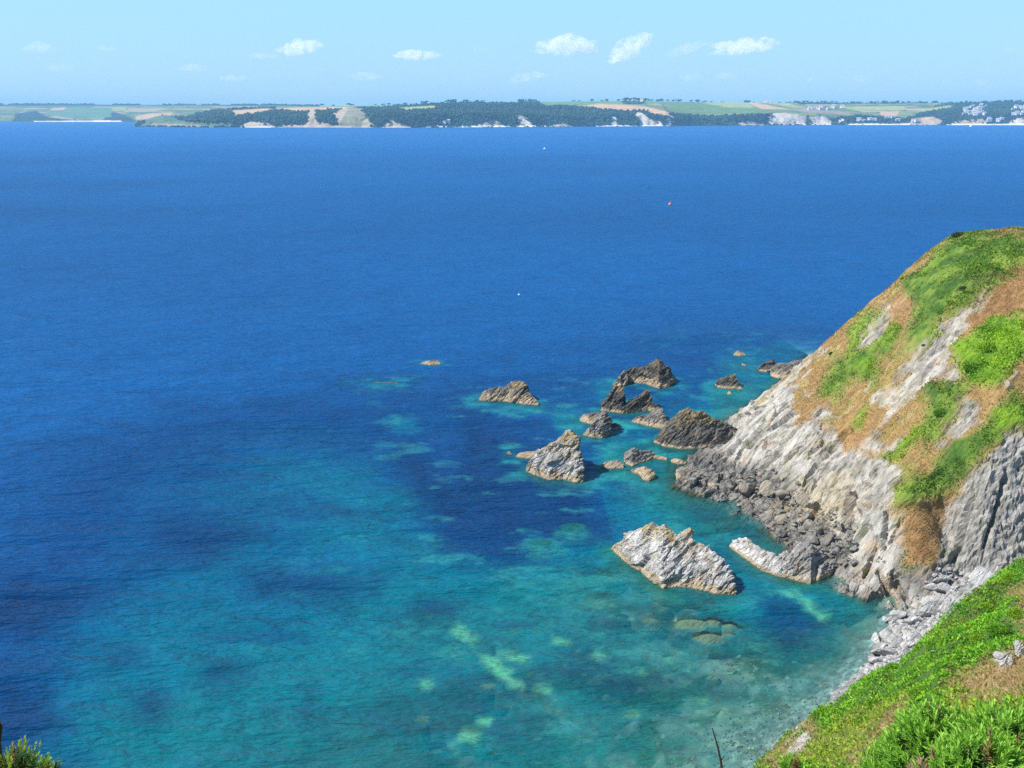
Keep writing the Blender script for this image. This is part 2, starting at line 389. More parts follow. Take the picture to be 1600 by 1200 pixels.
# colours
n1 = fbm(G, 4, 5, 80); n2 = fbm(G, .9, 4, 81); n3 = fbm(G, 12, 3, 82)
dry = mixc(np.array([.42, .265, .10]), np.array([.30, .19, .075]), sstep(-.3, .4, n2)); dry = mixc(dry, np.array([.24, .27, .06]), sstep(.0, .5, n1) * .75)
dry = mixc(dry, np.array([.5, .38, .17]), sstep(.1, .4, fbm(G, 2.5, 4, 86)) * .6); dry = mixc(dry, np.array([.40, .22, .12]), sstep(.1, .5, -n3) * .5)
br = mixc(np.array([.36, .21, .09]), np.array([.24, .13, .05]), sstep(-.3, .3, n2))
gr = mixc(np.array([.06, .14, .02]), np.array([.20, .30, .04]), sstep(-.4, .4, n1 + .5 * n2)); gr = mixc(gr, np.array([.26, .22, .07]), sstep(.25, .5, n2) * .5)
brt = mixc(np.array([.19, .33, .02]), np.array([.10, .22, .015]), sstep(-.2, .5, n2 + n1))
rk = mixc(np.array([.50, .465, .40]), np.array([.31, .29, .25]), sstep(-.5, .5, n2 * .5 + (hB_ - .5) * .9 + (h2 - .5) * .4)); rk = mixc(rk, np.array([.47, .42, .33]), sstep(.05, .5, n1 + .3 * n3) * .7)
rk = mixc(rk, np.array([.54, .51, .45]), sstep(.1, .5, fbm(G, 1.6, 3, 90)) * .6)
stk = fbm(np.stack([(G @ LIN) * .12, (G @ BT) * .8, (G @ BED) * 2.0], -1), 2.2, 5, 93, .6)
rk = rk * (1 + .55 * stk)[..., None]; rk = mixc(rk, np.array([.58, .55, .485]), slab * sstep(-.35, .25, stk) * .7)
rk = mixc(rk, np.array([.45, .30, .17]), sstep(.28, .45, fbm(G, 2.2, 4, 91)) * .55)
rk = mixc(rk, np.array([.47, .41, .29]), mtan * .8)
greyface = zmask([ROCKZ[-3], ROCKZ[-1]], 10)
rk = mixc(rk, mixc(np.array([.44, .42, .375]), np.array([.23, .22, .195]), sstep(-.3, .3, fbm(G, .7, 4, 95) + .4 * n2)), greyface * .85)
dk = mixc(np.array([.15, .145, .135]), np.array([.28, .26, .225]), sstep(-.3, .4, n2 + h3 - .5)); dk = mixc(dk, np.array([.3, .23, .15]), sstep(.2, .4, n2) * .6)
dkm = np.clip(mdark + (1 - sstep(.6, 2.4, HZ + n2)) * sstep(0, 14, 46 - GX + 3 * n1) * .8 + (1 - sstep(.2, .8, HZ + .5 * n2)) * .6, 0, 1)
rk = mixc(rk, dk, dkm)
rk = mixc(rk, np.array([.15, .20, .04]), sstep(.3, .45, fbm(G, 1.8, 4, 92)) * .4 * (HZ > 3))
col = mixc(dry, gr, mgreen); col = mixc(col, br, mbrown); col = mixc(col, brt, mbright); col = mixc(col, rk, mrock)
col = mixc(col, np.array([.05, .07, .04]), 1 - sstep(-.5, -.1, HZ))
keep = HZ.ravel() > -7.5
Fh = gridfaces(len(hx), len(hy)); Fh = Fh[keep[Fh].all(1)]
headland = mesh('headland', G2.reshape(-1, 3), Fh, M_ROCK, col.reshape(-1, 3), smooth=False)
tag(headland, kind='structure')
HH = HF(hx, hy, G2[..., 2]); MG = HF(hx, hy, np.where(mrock > .5, 0, mgreen)); MB = HF(hx, hy, np.where(mrock > .5, 0, mbright))
MD = HF(hx, hy, np.where((mrock > .4), 0., 1 - np.maximum(mgreen, mbright)))

# ------------------------------------------------------------------ seabed and beach
sb = []
for u, v in [(1398, 968), (1378, 990), (1368, 1020), (1342, 1052), (1300, 1090), (1245, 1140), (1205, 1185), (1180, 1230), (1150, 1300)]:
    sb.append(tuple(at_z(u, v)))
for u, v, z in [(1450, 960, .9), (1500, 920, 2.6), (1480, 1000, 2.2), (1560, 900, 4), (1420, 1080, 3), (1330, 1180, 3), (1260, 1290, 3), (1600, 1000, 5)]:
    sb.append(tuple(at_z(u, v, z)))
for u, v, d in [(1330, 1000, .8), (1250, 1100, .7), (1180, 1150, .6), (1100, 1200, .9), (1240, 1050, 1.2), (1150, 1080, 1.5), (1000, 1180, 1.5), (1050, 1120, 1.8), (900, 1200, 2.2), (900, 1100, 2.9), (1100, 1010, 2.2), (1250, 990, 3.6), (1330, 960, 2.6),
                (1200, 925, 6.0), (1000, 1000, 3.0), (1050, 960, 2.6), (900, 960, 3.4), (850, 1000, 3.6), (700, 1100, 3.6), (700, 1200, 2.9), (500, 1200, 3.5), (500, 1100, 4.0), (300, 1200, 4.0), (300, 1060, 4.7), (600, 990, 4.2), (100, 1200, 4.8), (110, 1080, 5.6),
                (0, 1180, 7.5), (-100, 1100, 9), (20, 1000, 8), (300, 900, 6.3), (480, 900, 6.2), (480, 800, 5.9), (560, 740, 6.0), (660, 850, 5.6), (640, 780, 5.8), (760, 900, 4.8), (740, 820, 8.6), (800, 860, 7.5), (690, 730, 9), (620, 670, 8.5), (400, 670, 8.5), (420, 720, 6.8), (900, 800, 7.6), (880, 880, 4.6), (1130, 850, 6.5), (1000, 790, 7.2), (1260, 930, 4.8), (1180, 960, 4.6),
                (1100, 820, 6.2), (1200, 870, 4.8), (1050, 725, 4.6), (960, 690, 7.0), (880, 640, 8.2), (1090, 620, 6.6), (1180, 605, 5.5), (1110, 560, 8.5), (1250, 545, 6), (250, 760, 7.6), (100, 860, 9), (200, 600, 12), (800, 560, 11), (1000, 500, 12), (1200, 470, 13), (400, 450, 14), (-200, 900, 12), (-200, 1300, 9), (-300, 700, 13), (100, 1400, 5), (700, 1400, 2.0), (1000, 1400, 1.0)]:
    p = at_z(u, v); sb.append((p[0], p[1], -d))
sb += [(62, 214, -5), (72, 232, -7), (88, 250, -9), (95, 285, -11), (60, 322, -12), (90, 225, -5)]
fS = rbf(sb)
sx = axis([(-230, -110, 2.0), (-110, 62, .45), (62, 90, 2)]); sy = axis([(58, 190, .45), (190, 330, 1.5)])
SX, SY = np.meshgrid(sx, sy)
SZ = fS(SX, SY); SZ = np.where(SY > 280, np.minimum(SZ, -9), SZ)
Sg0 = p3(SX, SY)
shal = sstep(-6, -1, SZ)
stn = ridged(Sg0, 3.2, 4, 110)
SZ2 = SZ + (fbm(Sg0, 9, 4, 100) * .5 + fbm(Sg0, 2, 3, 101) * .28 + np.clip(stn - .1, 0, 1) * .7 * shal) * sstep(.3, -1.0, SZ) + fbm(Sg0, .9, 3, 103) * .12
# ledges of pale rock on the bottom (traced), weed beds
SU, SV = proj(np.stack([SX, SY, SX * 0], -1))
suw = SU + fbm(Sg0, 2.5, 4, 104) * 10 + fbm(Sg0, .8, 3, 114) * 9; svw = SV + fbm(Sg0, 2.5, 4, 105) * 7 + fbm(Sg0, .8, 3, 115) * 6
def smask(lst, soft=8): return zmask(lst, soft, suw, svw)
PALE = [[(712, 975), (722, 985), (748, 1005), (742, 1012), (725, 1002), (712, 990)], [(748, 1022), (775, 1026), (792, 1045), (815, 1070), (812, 1076), (790, 1062), (765, 1042)],
        [(782, 1018), (826, 1028), (822, 1036), (790, 1030)], [(1225, 920), (1300, 962), (1296, 968), (1222, 926)], [(660, 1062), (672, 1064), (672, 1076), (660, 1074)],
        [(838, 1070), (858, 1072), (856, 1082), (838, 1080)], [(866, 996), (882, 998), (880, 1006), (864, 1004)], [(986, 1112), (1002, 1114), (998, 1124), (984, 1122)],
        [(930, 1020), (944, 1022), (940, 1032), (928, 1030)], [(1090, 1090), (1106, 1090), (1104, 1098), (1090, 1098)], [(1126, 1104), (1140, 1102), (1138, 1110), (1124, 1112)],
        [(745, 1120), (768, 1122), (764, 1132), (744, 1130)], [(720, 1140), (752, 1144), (748, 1158), (722, 1152)],
        [(1000, 1044), (1012, 1044), (1010, 1050), (1000, 1050)], [(1040, 1030), (1052, 1030), (1048, 1038), (1040, 1036)]]
SHOAL = [[(822, 842), (870, 850), (866, 860), (822, 856)], [(870, 826), (915, 828), (905, 842), (870, 840)], [(812, 1068), (860, 1095), (886, 1114), (870, 1116), (815, 1084)], [(1020, 930), (1060, 930), (1150, 945), (1130, 960), (1040, 950)], [(752, 706), (812, 708), (850, 745), (918, 756), (905, 765), (850, 756), (815, 735)], [(735, 620), (850, 634), (845, 645), (800, 642), (745, 632)], [(535, 598), (600, 590), (660, 592), (640, 602), (560, 606)],
         [(612, 656), (645, 656), (652, 670), (620, 672)], [(860, 640), (905, 645), (915, 685), (900, 690), (868, 660)], [(930, 600), (960, 598), (965, 615), (935, 625)], [(990, 528), (1066, 522), (1060, 530), (1000, 536)],
         [(1120, 560), (1200, 556), (1190, 590), (1130, 590)], [(930, 850), (960, 862), (1040, 925), (1020, 935), (960, 890)], [(1210, 545), (1240, 545), (1240, 556), (1210, 552)], [(960, 690), (1010, 690), (1060, 760), (980, 760), (930, 740)],
         [(1060, 760), (1110, 776), (1200, 840), (1170, 850), (1080, 800)], [(1090, 1020), (1180, 1010), (1230, 1070), (1120, 1080)], [(1180, 600), (1150, 645), (1120, 650), (1110, 610)], [(915, 940), (960, 935), (960, 950), (915, 952)]]
WEED = [[(390, 895), (500, 895), (590, 912), (540, 935), (400, 930)], [(1190, 970), (1300, 965), (1325, 1000), (1230, 1035), (1160, 1010)], [(1140, 935), (1200, 935), (1290, 965), (1200, 965)],
        [(0, 1060), (70, 1080), (110, 1140), (40, 1170), (-40, 1170)], [(330, 1030), (400, 1045), (340, 1075), (310, 1060)], [(210, 1080), (260, 1085), (250, 1130), (215, 1120)], [(160, 1030), (210, 1010), (220, 1035), (170, 1045)],
        [(660, 935), (712, 945), (705, 965), (660, 960)], [(640, 690), (740, 780), (860, 870), (780, 880), (690, 850), (620, 720)], [(730, 650), (900, 740), (940, 830), (800, 860), (700, 780)], [(470, 1080), (490, 1075), (480, 1110)],
        [(880, 1010), (1000, 1020), (1080, 1060), (1020, 1100), (900, 1060)], [(1300, 990), (1370, 985), (1350, 1020), (1290, 1030)], [(780, 1140), (880, 1130), (860, 1180), (790, 1170)], [(250, 800), (420, 830), (320, 880), (240, 850)], [(1000, 1120), (1100, 1140), (1060, 1170), (980, 1150)], [(670, 1150), (700, 1160), (690, 1190), (660, 1180)],
        [(1100, 1050), (1170, 1060), (1150, 1090), (1090, 1080)], [(20, 900), (160, 930), (60, 1000), (-60, 980)]]
def ell(u, v, a, b): return [(u + a * math.cos(t * .785), v + b * math.sin(t * .785)) for t in range(8)]
dimm = smask([ell(840, 854, 13, 5), ell(882, 834, 15, 7), ell(907, 831, 12, 5), ell(868, 852, 11, 4), ell(881, 862, 9, 5), ell(845, 870, 22, 5), ell(935, 942, 26, 7), ell(950, 902, 22, 6), ell(1010, 985, 12, 4), ell(1222, 925, 26, 5), ell(1050, 940, 20, 6), ell(930, 992, 14, 4), ell(1180, 1010, 22, 6), ell(1210, 1030, 18, 6), ell(960, 860, 14, 5)], 6)
pale = smask(PALE, 5); shoal = smask(SHOAL, 14); weed = smask(WEED, 22)
SZ2 = SZ2 + pale * .8 + shoal * np.clip(-SZ2 * .55, 0, 4)
SZ2 = np.where(SZ < -.3, np.minimum(SZ2, -.22 + .1 * fbm(Sg0, 1.2, 2, 120)), SZ2)
sn = fbm(Sg0, 1.1, 4, 106); sn2 = fbm(Sg0, 3.4, 4, 107)
sand = mixc(np.array([.42, .44, .34]), np.array([.30, .31, .24]), sstep(-.3, .3, sn))
weedc = mixc(np.array([.05, .07, .045]), np.array([.05, .10, .02]), sstep(-.2, .2, sn2))
wm = np.clip(weed + sstep(.02, .3, sn2 + .5 * sn) * shal * .85, 0, 1) * (1 - pale)
sc = mixc(sand, weedc, wm); sc = mixc(sc, np.array([.62, .66, .45]), pale)
peb = _hash(np.floor(SX / .45).astype(np.int64), np.floor(SY / .45).astype(np.int64), np.zeros(SX.shape, np.int64), 5)
pb = mixc(np.array([.16, .16, .15]), np.array([.52, .51, .48]), peb ** 2)
sc = mixc(sc, pb, sstep(-1.6, -.5, SZ) * .75)
sc = mixc(sc, pb * .7 + .03, sstep(-.1, .3, SZ2))
Fs = gridfaces(len(sx), len(sy))
seabed = mesh('seabed', np.stack([SX, SY, SZ2], -1).reshape(-1, 3), Fs, M_SEABED, sc.reshape(-1, 3), smooth=True)
tag(seabed, kind='structure')
HS = HF(sx, sy, SZ2)
PALEF = HF(sx, sy, pale); DIMF = HF(sx, sy, dimm); WEEDF = HF(sx, sy, weed); SHOALF = HF(sx, sy, shoal); DEP0 = HF(sx, sy, -SZ)

# ------------------------------------------------------------------ sea rocks (lofted crest / foot outlines, tilted beds)
LIGHT = dict(a=(.66, .64, .60), b=(.42, .41, .39)); DARK = dict(a=(.15, .135, .115), b=(.075, .07, .065)); MID = dict(a=(.30, .275, .235), b=(.15, .14, .125))
DEFTAN = (.56, .44, .29)
rock_id = 0; FRINGE = []
def sea_rock(label, crest, base, frac=.36, tone=MID, band=1.0, lichen=0., name='sea_rock', cat='rock', group=None, amp=1.0, zmax=None, bandc=DEFTAN, lichc=(.42, .31, .10), beds=1.0):
    global rock_id; rock_id += 1; sd = rock_id * 31
    crest = np.array(crest, float); base = np.array(base, float)
    for i in range(1, len(crest)): crest[i, 0] = max(crest[i, 0], crest[i - 1, 0] + .05)
    seg = np.r_[0, np.cumsum(np.hypot(*np.diff(crest, axis=0).T))]
    pxm = at_z(base[:, 0].mean(), base[:, 1].mean())[1] / F
    n = int(np.clip(seg[-1] * pxm / .13, 28, 230)); t = np.linspace(0, seg[-1], n)
    u = np.interp(t, seg, crest[:, 0]); vc = np.interp(t, seg, crest[:, 1]); vb = np.interp(u, base[:, 0], base[:, 1])
    vc = np.minimum(vc, vb - .4)
    B = at_z(u, vb); Yw = at_z(u, vc)[:, 1]
    D = frac * (Yw - B[:, 1]); ker = np.ones(max(3, n // 14)); ker /= ker.sum()
    D = np.minimum(D, np.convolve(np.pad(D, len(ker), mode='edge'), ker, 'same')[len(ker):-len(ker)] * 1.1)
    Cc = at_y(u, vc, B[:, 1] + D)
    if zmax: pass
    K = Cc.copy(); K[:, 1] += np.maximum(D * 1.1, .3); K[:, 2] = 0
    h = max(Cc[:, 2].max(), .3)
    FRINGE.append((B[::4], h))
    nr = int(np.clip(np.hypot(h, D.max()) / .13, 8, 90)); nb = max(6, nr // 2)
    rows = []
    dn = np.array([0, -1, 0.]); 
    for q in (2.0, 1.0, .4): rows.append(B + dn * q * .35 + np.array([0, 0, -q]))
    for s in np.linspace(0, 1, nr)[:-1]:
        r = B + (Cc - B) * (s ** 1.15); r[:, 2] = Cc[:, 2] * (1 - (1 - s) ** 1.25); rows.append(r)
    for s in np.linspace(0, 1, nb):
        r = Cc + (K - Cc) * s ** .9; r[:, 2] = Cc[:, 2] * (1 - s ** 1.6); rows.append(r)
    for q in (1.0, 2.0): rows.append(K + np.array([0, .4 * q, -q]))
    Gr = np.array(rows)
    # close the two ends by pulling the last columns down
    nn = gnormals(Gr)
    if nn[3:6].mean((0, 1))[1] > 0: nn = -nn
    s1, h1 = strata(Gr, 1.5, sd, .6); s2, h2 = strata(Gr, .55, sd + 1, .6); s3, _ = strata(Gr, .22, sd + 2, .5)
    sc_ = min(.54, .22 + h / 11) * amp
    f1, g1 = facets(Gr, 3.2, sd + 20, 1.0); f2, g2 = facets(Gr, 1.1, sd + 30); f3, g3 = facets(Gr, .45, sd + 40)
    rel = (s1 * .55 * beds + s2 * .4 * beds + s3 * .08 + f1 * 1.0 + f2 * .45 + f3 * .24) * sc_
    rel *= (.35 + .65 * sstep(0, 1.2, Gr[..., 2]))
    Gd = Gr + nn * rel[..., None]
    z = Gd[..., 2]
    nA = fbm(Gr, 1.2, 4, sd + 5); nB = fbm(Gr, .35, 3, sd + 6)
    c = mixc(np.array(tone['a']), np.array(tone['b']), sstep(-.35, .35, nA * .7 + (h2 - .5) * .5 + (g2 - .5) * .7))
    c = c * (1 + .3 * nB)[..., None]
    c = mixc(c, np.array([.36, .28, .19]), sstep(.15, .45, fbm(Gr, 1.9, 4, sd + 7)) * .5)
    if lichen: c = mixc(c, np.array(lichc), sstep(.72 - .35 * lichen, .95, z / h + .25 * nA) * sstep(-.3, .2, nB + nA * .5) * .85)
    bz = band * (1 + .5 * nA) * min(1, h / 3 + .35)
    bm = 1 - sstep(bz * .75, bz * 1.05, z)
    bc = mixc(np.array(bandc), np.array(bandc) * .66, sstep(-.2, .4, nB + .4 * nA))
    c = mixc(c, bc, bm * .9)
    c = mixc(c, np.array([.10, .10, .045]), (1 - sstep(.02, .22, z)) * .8)
    org = np.array([Gd[..., 0].mean(), Gd[..., 1].mean(), 0])
    o = mesh(name, (Gd - org).reshape(-1, 3), gridfaces(Gr.shape[1], Gr.shape[0]), M_STACK, c.reshape(-1, 3))
    o.location = org
    return tag(o, label, cat, group)

sea_rock('largest pale grey slabby rock in the cove, serrated crest with ochre lichen, tan foot', [(955, 857), (962, 849), (975, 841), (990, 838), (1002, 834), (1012, 829), (1030, 824), (1041, 823), (1052, 831), (1064, 838), (1070, 838), (1081, 833), (1083, 843), (1090, 850), (1096, 848), (1104, 856), (1120, 868), (1134, 876), (1140, 884), (1142, 900), (1146, 915), (1149, 926)],
         [(955, 860), (985, 884), (1010, 902), (1035, 921), (1060, 918), (1090, 921), (1120, 929), (1149, 929)], .34, LIGHT, 1.0, .35, 'sea_stack')
sea_rock('pale pyramid-shaped sea stack with yellow lichen top and dark right side', [(822, 734), (830, 722), (842, 708), (855, 698), (862, 691), (872, 687), (880, 683), (889, 677), (893, 680), (898, 684), (903, 686), (904, 697), (908, 708), (911, 722), (911, 738), (912, 751)],
         [(822, 737), (840, 744), (858, 751), (880, 750), (900, 755), (912, 754)], .24, dict(a=(.58, .56, .52), b=(.30, .29, .27)), 1.3, .9, 'sea_stack')
sea_rock('low tan reef tailing off left of the pale pyramid stack', [(806, 713), (812, 709), (822, 707), (834, 707), (846, 704)], [(806, 715), (825, 717), (848, 718)], .5, MID, 2)
sea_rock('lone grey wedge of rock farthest left standing out of deep water, pale foot', [(748, 623), (756, 614), (765, 609), (778, 606), (790, 602), (800, 597), (806, 596), (817, 599), (822, 605), (829, 614), (835, 622), (842, 632)],
         [(748, 626), (765, 627), (790, 628), (815, 632), (842, 634)], .26, MID, 1.6, .2, 'sea_stack')
sea_rock('dark humped rock with brown lichen back, farthest of the big stacks, pale tide band', [(976, 593), (979, 584), (985, 579), (995, 576), (1003, 573), (1012, 573), (1020, 568), (1028, 563), (1036, 564), (1040, 570), (1047, 575), (1051, 583), (1054, 594)],
         [(976, 597), (990, 598), (1010, 601), (1030, 608), (1045, 605), (1055, 597)], .24, DARK, 1.5, .9, 'sea_stack', lichc=(.22, .17, .09))
sea_rock('small pointed pale pinnacle just left of the dark humped stack', [(958, 602), (963, 592), (970, 584), (976, 579), (979, 583), (978, 592), (978, 600)], [(958, 604), (970, 605), (978, 602)], .2, MID, 1.0, .2)
sea_rock('tall dark leaning stack with sharp pale left edge', [(939, 641), (944, 630), (950, 620), (957, 610), (962, 603), (969, 601), (974, 608), (976, 620), (982, 628), (988, 636)],
         [(939, 643), (955, 645), (972, 646), (988, 645)], .2, DARK, .7, .2, 'sea_stack')
sea_rock('dark round-shouldered hump joined right of the tall leaning stack', [(978, 636), (984, 622), (995, 620), (1003, 616), (1009, 611), (1015, 613), (1019, 624), (1026, 634), (1032, 642)],
         [(978, 646), (995, 645), (1012, 642), (1032, 645)], .22, DARK, .9, .5, 'sea_stack', lichc=(.2, .15, .09))
sea_rock('low grey curved ledge rising to a point, below the dark hump', [(987, 658), (997, 652), (1008, 650), (1020, 646), (1028, 639), (1035, 639), (1038, 648), (1045, 658), (1047, 668)], [(987, 660), (1005, 664), (1025, 669), (1047, 673)], .34, MID, .9)
sea_rock('small sharp stack with bright white tip beside the tall dark one', [(911, 679), (917, 671), (926, 662), (933, 653), (940, 646), (947, 641), (951, 642), (953, 652), (953, 664), (954, 676)], [(911, 681), (925, 684), (940, 685), (954, 681)], .22, dict(a=(.42, .41, .40), b=(.13, .13, .13)), 1.1, .0, 'sea_stack')
sea_rock('low tan rock behind the white-tipped stack', [(906, 656), (914, 649), (924, 646), (936, 645), (945, 648)], [(906, 658), (920, 663), (935, 663), (946, 662)], .4, MID, 1.4)
sea_rock('small brown rock right of the white-tipped stack', [(953, 663), (961, 661), (969, 664)], [(953, 672), (962, 672), (970, 667)], .4, DARK, .6)
sea_rock('broad dark craggy rock with yellow crest touching the headland foot', [(1022, 689), (1030, 680), (1038, 672), (1045, 664), (1053, 655), (1062, 648), (1070, 643), (1078, 640), (1084, 643), (1090, 648), (1100, 647), (1110, 653), (1120, 660), (1134, 660), (1146, 668), (1154, 676)],
         [(1022, 692), (1040, 699), (1065, 702), (1095, 701), (1115, 698), (1135, 692), (1154, 688)], .3, dict(a=(.165, .155, .14), b=(.095, .09, .085)), .5, .75, 'sea_stack', lichc=(.36, .27, .12))
sea_rock('dark knobbly islet with flat right arm, below the craggy rock', [(977, 722), (979, 710), (986, 705), (992, 702), (999, 706), (1008, 704), (1020, 703), (1023, 711), (1034, 713), (1042, 716)], [(977, 726), (988, 729), (1004, 723), (1020, 717), (1042, 720)], .35, dict(a=(.3, .28, .25), b=(.12, .12, .12)), .6)
sea_rock('small low tan islet left of the knobbly islet', [(938, 728), (946, 724), (955, 722), (966, 720), (974, 726)], [(938, 731), (955, 733), (974, 732)], .4, MID, 1.4)
sea_rock('bare tan rock nearest below the knobbly islet', [(986, 735), (996, 731), (1010, 729), (1020, 736), (1024, 745)], [(986, 739), (998, 742), (1006, 751), (1015, 753), (1024, 750)], .45, MID, 2.5)
sea_rock('small dark pointed islet off the back shore', [(1118, 603), (1126, 593), (1134, 591), (1141, 589), (1148, 585), (1152, 592), (1155, 602), (1160, 607)], [(1118, 605), (1135, 608), (1150, 608), (1160, 609)], .25, DARK, .6, .3)
sea_rock('tiny brown rock farthest out off the headland', [(1146, 554), (1153, 548), (1160, 549), (1165, 553)], [(1146, 556), (1156, 557), (1165, 556)], .35, MID, 1, .6)
sea_rock('tiny knob breaking water right of the farthest brown rock', [(1157, 570), (1161, 568), (1165, 570)], [(1157, 571), (1165, 572)], .35, MID, 1)
sea_rock('tiny pale knob beside the dark pointed islet', [(1136, 615), (1140, 611), (1143, 615)], [(1136, 617), (1143, 617)], .35, MID, 1)
sea_rock('dark jagged fin of rock at the back tip of the headland', [(1184, 577), (1192, 570), (1200, 566), (1208, 562), (1212, 567), (1214, 576)], [(1184, 580), (1198, 582), (1214, 580)], .25, DARK, .6)
sea_rock('long grey ledge running in to the back of the headland', [(1204, 580), (1212, 572), (1222, 568), (1235, 570), (1248, 566), (1262, 562)], [(1204, 588), (1216, 592), (1235, 592), (1262, 580)], .4, MID, .9)
sea_rock('flat brown reef awash far left in open water', [(656, 568), (663, 564), (672, 563), (681, 563), (688, 567)], [(656, 569), (672, 571), (688, 570)], .4, MID, .9)
sea_rock('thin reef barely breaking the surface left of the wedge rock', [(582, 598.3), (590, 597.2), (600, 598), (612, 596.8), (622, 597.6)], [(582, 599), (600, 599), (622, 598.6)], .4, DARK, .9, amp=.4, bandc=(.2, .18, .14))
sea_rock('tiny dark nub at the end of the tan reef', [(792, 708), (795, 705), (799, 708)], [(792, 710), (799, 710)], .4, MID, 1)
sea_rock('long pale grey slab slanting into the cove right of the largest rock', [(1139, 852), (1147, 844), (1157, 842), (1167, 841), (1176, 847), (1186, 853), (1196, 862), (1208, 866), (1220, 872), (1232, 884), (1240, 900)], [(1139, 855), (1160, 872), (1190, 892), (1215, 901), (1240, 907)], .34, LIGHT, .5, 0, 'rock_slab')
sea_rock('jumbled pale block with orange facet between the slab and the cliff', [(1220, 880), (1225, 864), (1232, 862), (1240, 868), (1247, 859), (1257, 852), (1270, 852), (1282, 862), (1290, 864), (1297, 872), (1304, 884)], [(1220, 900), (1245, 909), (1268, 915), (1277, 908), (1304, 896)], .36, dict(a=(.45, .43, .39), b=(.28, .27, .25)), .7, .0, 'rock_slab')
sea_rock('tan ribbed reef at the left end of the dark shore rocks', [(1056, 744), (1062, 736), (1072, 732), (1082, 733), (1092, 736), (1105, 738), (1122, 742)], [(1056, 750), (1064, 762), (1078, 766), (1092, 762), (1122, 770)], .5, MID, 1.1)
sea_rock('rough dark ledge above the tan ribbed reef', [(1086, 722), (1096, 714), (1108, 712), (1122, 714), (1140, 722), (1160, 732)], [(1086, 732), (1110, 740), (1135, 746), (1160, 750)], .5, dict(a=(.24, .235, .225), b=(.14, .14, .14)), .3)
sea_rock('tiny tan islet nearest the dark ledge', [(1048, 719), (1055, 716), (1064, 718), (1072, 722)], [(1048, 723), (1060, 726), (1072, 725)], .4, MID, 1.2)
sea_rock('beige buttress bulging below the turf with a lichen-stained top', [(1236, 778), (1250, 765), (1268, 752), (1285, 748), (1300, 742), (1314, 746), (1320, 760), (1322, 790), (1318, 812)], [(1236, 800), (1250, 812), (1272, 818), (1295, 830), (1318, 838)], .0001, dict(a=(.47, .41, .30), b=(.38, .34, .26)), .1) if False else None

# ------------------------------------------------------------------ loose boulders
def ico(sub):
    import bmesh
    bm = bmesh.new(); bmesh.ops.create_icosphere(bm, subdivisions=sub, radius=1)
    V = np.array([v.co[:] for v in bm.verts]); Fc = np.array([[v.index for v in f.verts] for f in bm.faces]); bm.free(); return V, Fc
ICO = {k: ico(k) for k in (1, 2, 3, 4)}
def boulder_shape(seed, sub=3, npl=8, rough=.03, hmin=.42):
    r = np.random.default_rng(seed); V, Fc = ICO[sub]
    n = r.normal(size=(npl, 3)); n /= np.linalg.norm(n, axis=1)[:, None]; h = r.uniform(hmin, max(.95, hmin + .15), npl)
    d = V @ n.T; rad = np.where(d > .05, h / np.maximum(d, .05), 9).min(1); rad = np.minimum(rad, 1.15)
    rad = rad * (1 + rough * fbm(V, .35, 3, seed) * 2)
    return V * rad[:, None], Fc
def make_boulders(a, b, k, seed, sub=3, tanw=.3, hmin=.42):
    out = []
    for i in range(k):
        V, Fc = boulder_shape(seed + i, sub, hmin=hmin); V = V * [1, random.uniform(.55, .95), random.uniform(.4, .75)]
        n = fbm(V + i * 9, .5, 4, seed + i); c = mixc(np.array(a), np.array(b), np.clip(sstep(-.4, .4, n) * .6 + random.random() * .5, 0, 1))
        c = mixc(c, np.array([.42, .33, .22]), sstep(.1, .4, fbm(V + 30 + i, .8, 3, seed)) * tanw)
        me = mesh('boulder', V, Fc, M_STACK, c, link=False).data
        out.append(me)
    return out
B_DARK = make_boulders((.36, .34, .30), (.15, .145, .135), 12, 500)
B_PALE = make_boulders((.64, .63, .60), (.42, .41, .39), 9, 520, tanw=.2)
B_TAN = make_boulders((.45, .39, .29), (.33, .29, .23), 5, 540)
B_SUB = make_boulders((.36, .33, .19), (.28, .27, .16), 6, 560, hmin=.84)
B_SUBP = make_boulders((.62, .64, .48), (.5, .54, .4), 4, 580, hmin=.8)
for me in B_SUB + B_SUBP:      # flat-topped, worn
    co = np.empty(len(me.vertices) * 3, np.float32); me.vertices.foreach_get('co', co); co = co.reshape(-1, 3); co /= np.abs(co).max(0)
    a_ = np.abs(co[:, 2]); co[:, 2] = np.sign(co[:, 2]) * np.where(a_ < .35, a_ * 2.2, .77 + (a_ - .35) * .35); me.vertices.foreach_set('co', co.ravel())
def put_boulder(me, x, y, z, r, label, group, name='boulder', flat=1.0, rz=None, tilt=.6, cat='boulder'):
    o = bpy.data.objects.new(name, me); C.objects.link(o)
    o.location = (x, y, z); o.scale = (r, r, r * flat); o.rotation_euler = (random.uniform(-tilt, tilt), random.uniform(-tilt, tilt), random.uniform(0, 6.28) if rz is None else rz)
    return tag(o, label, cat, group)
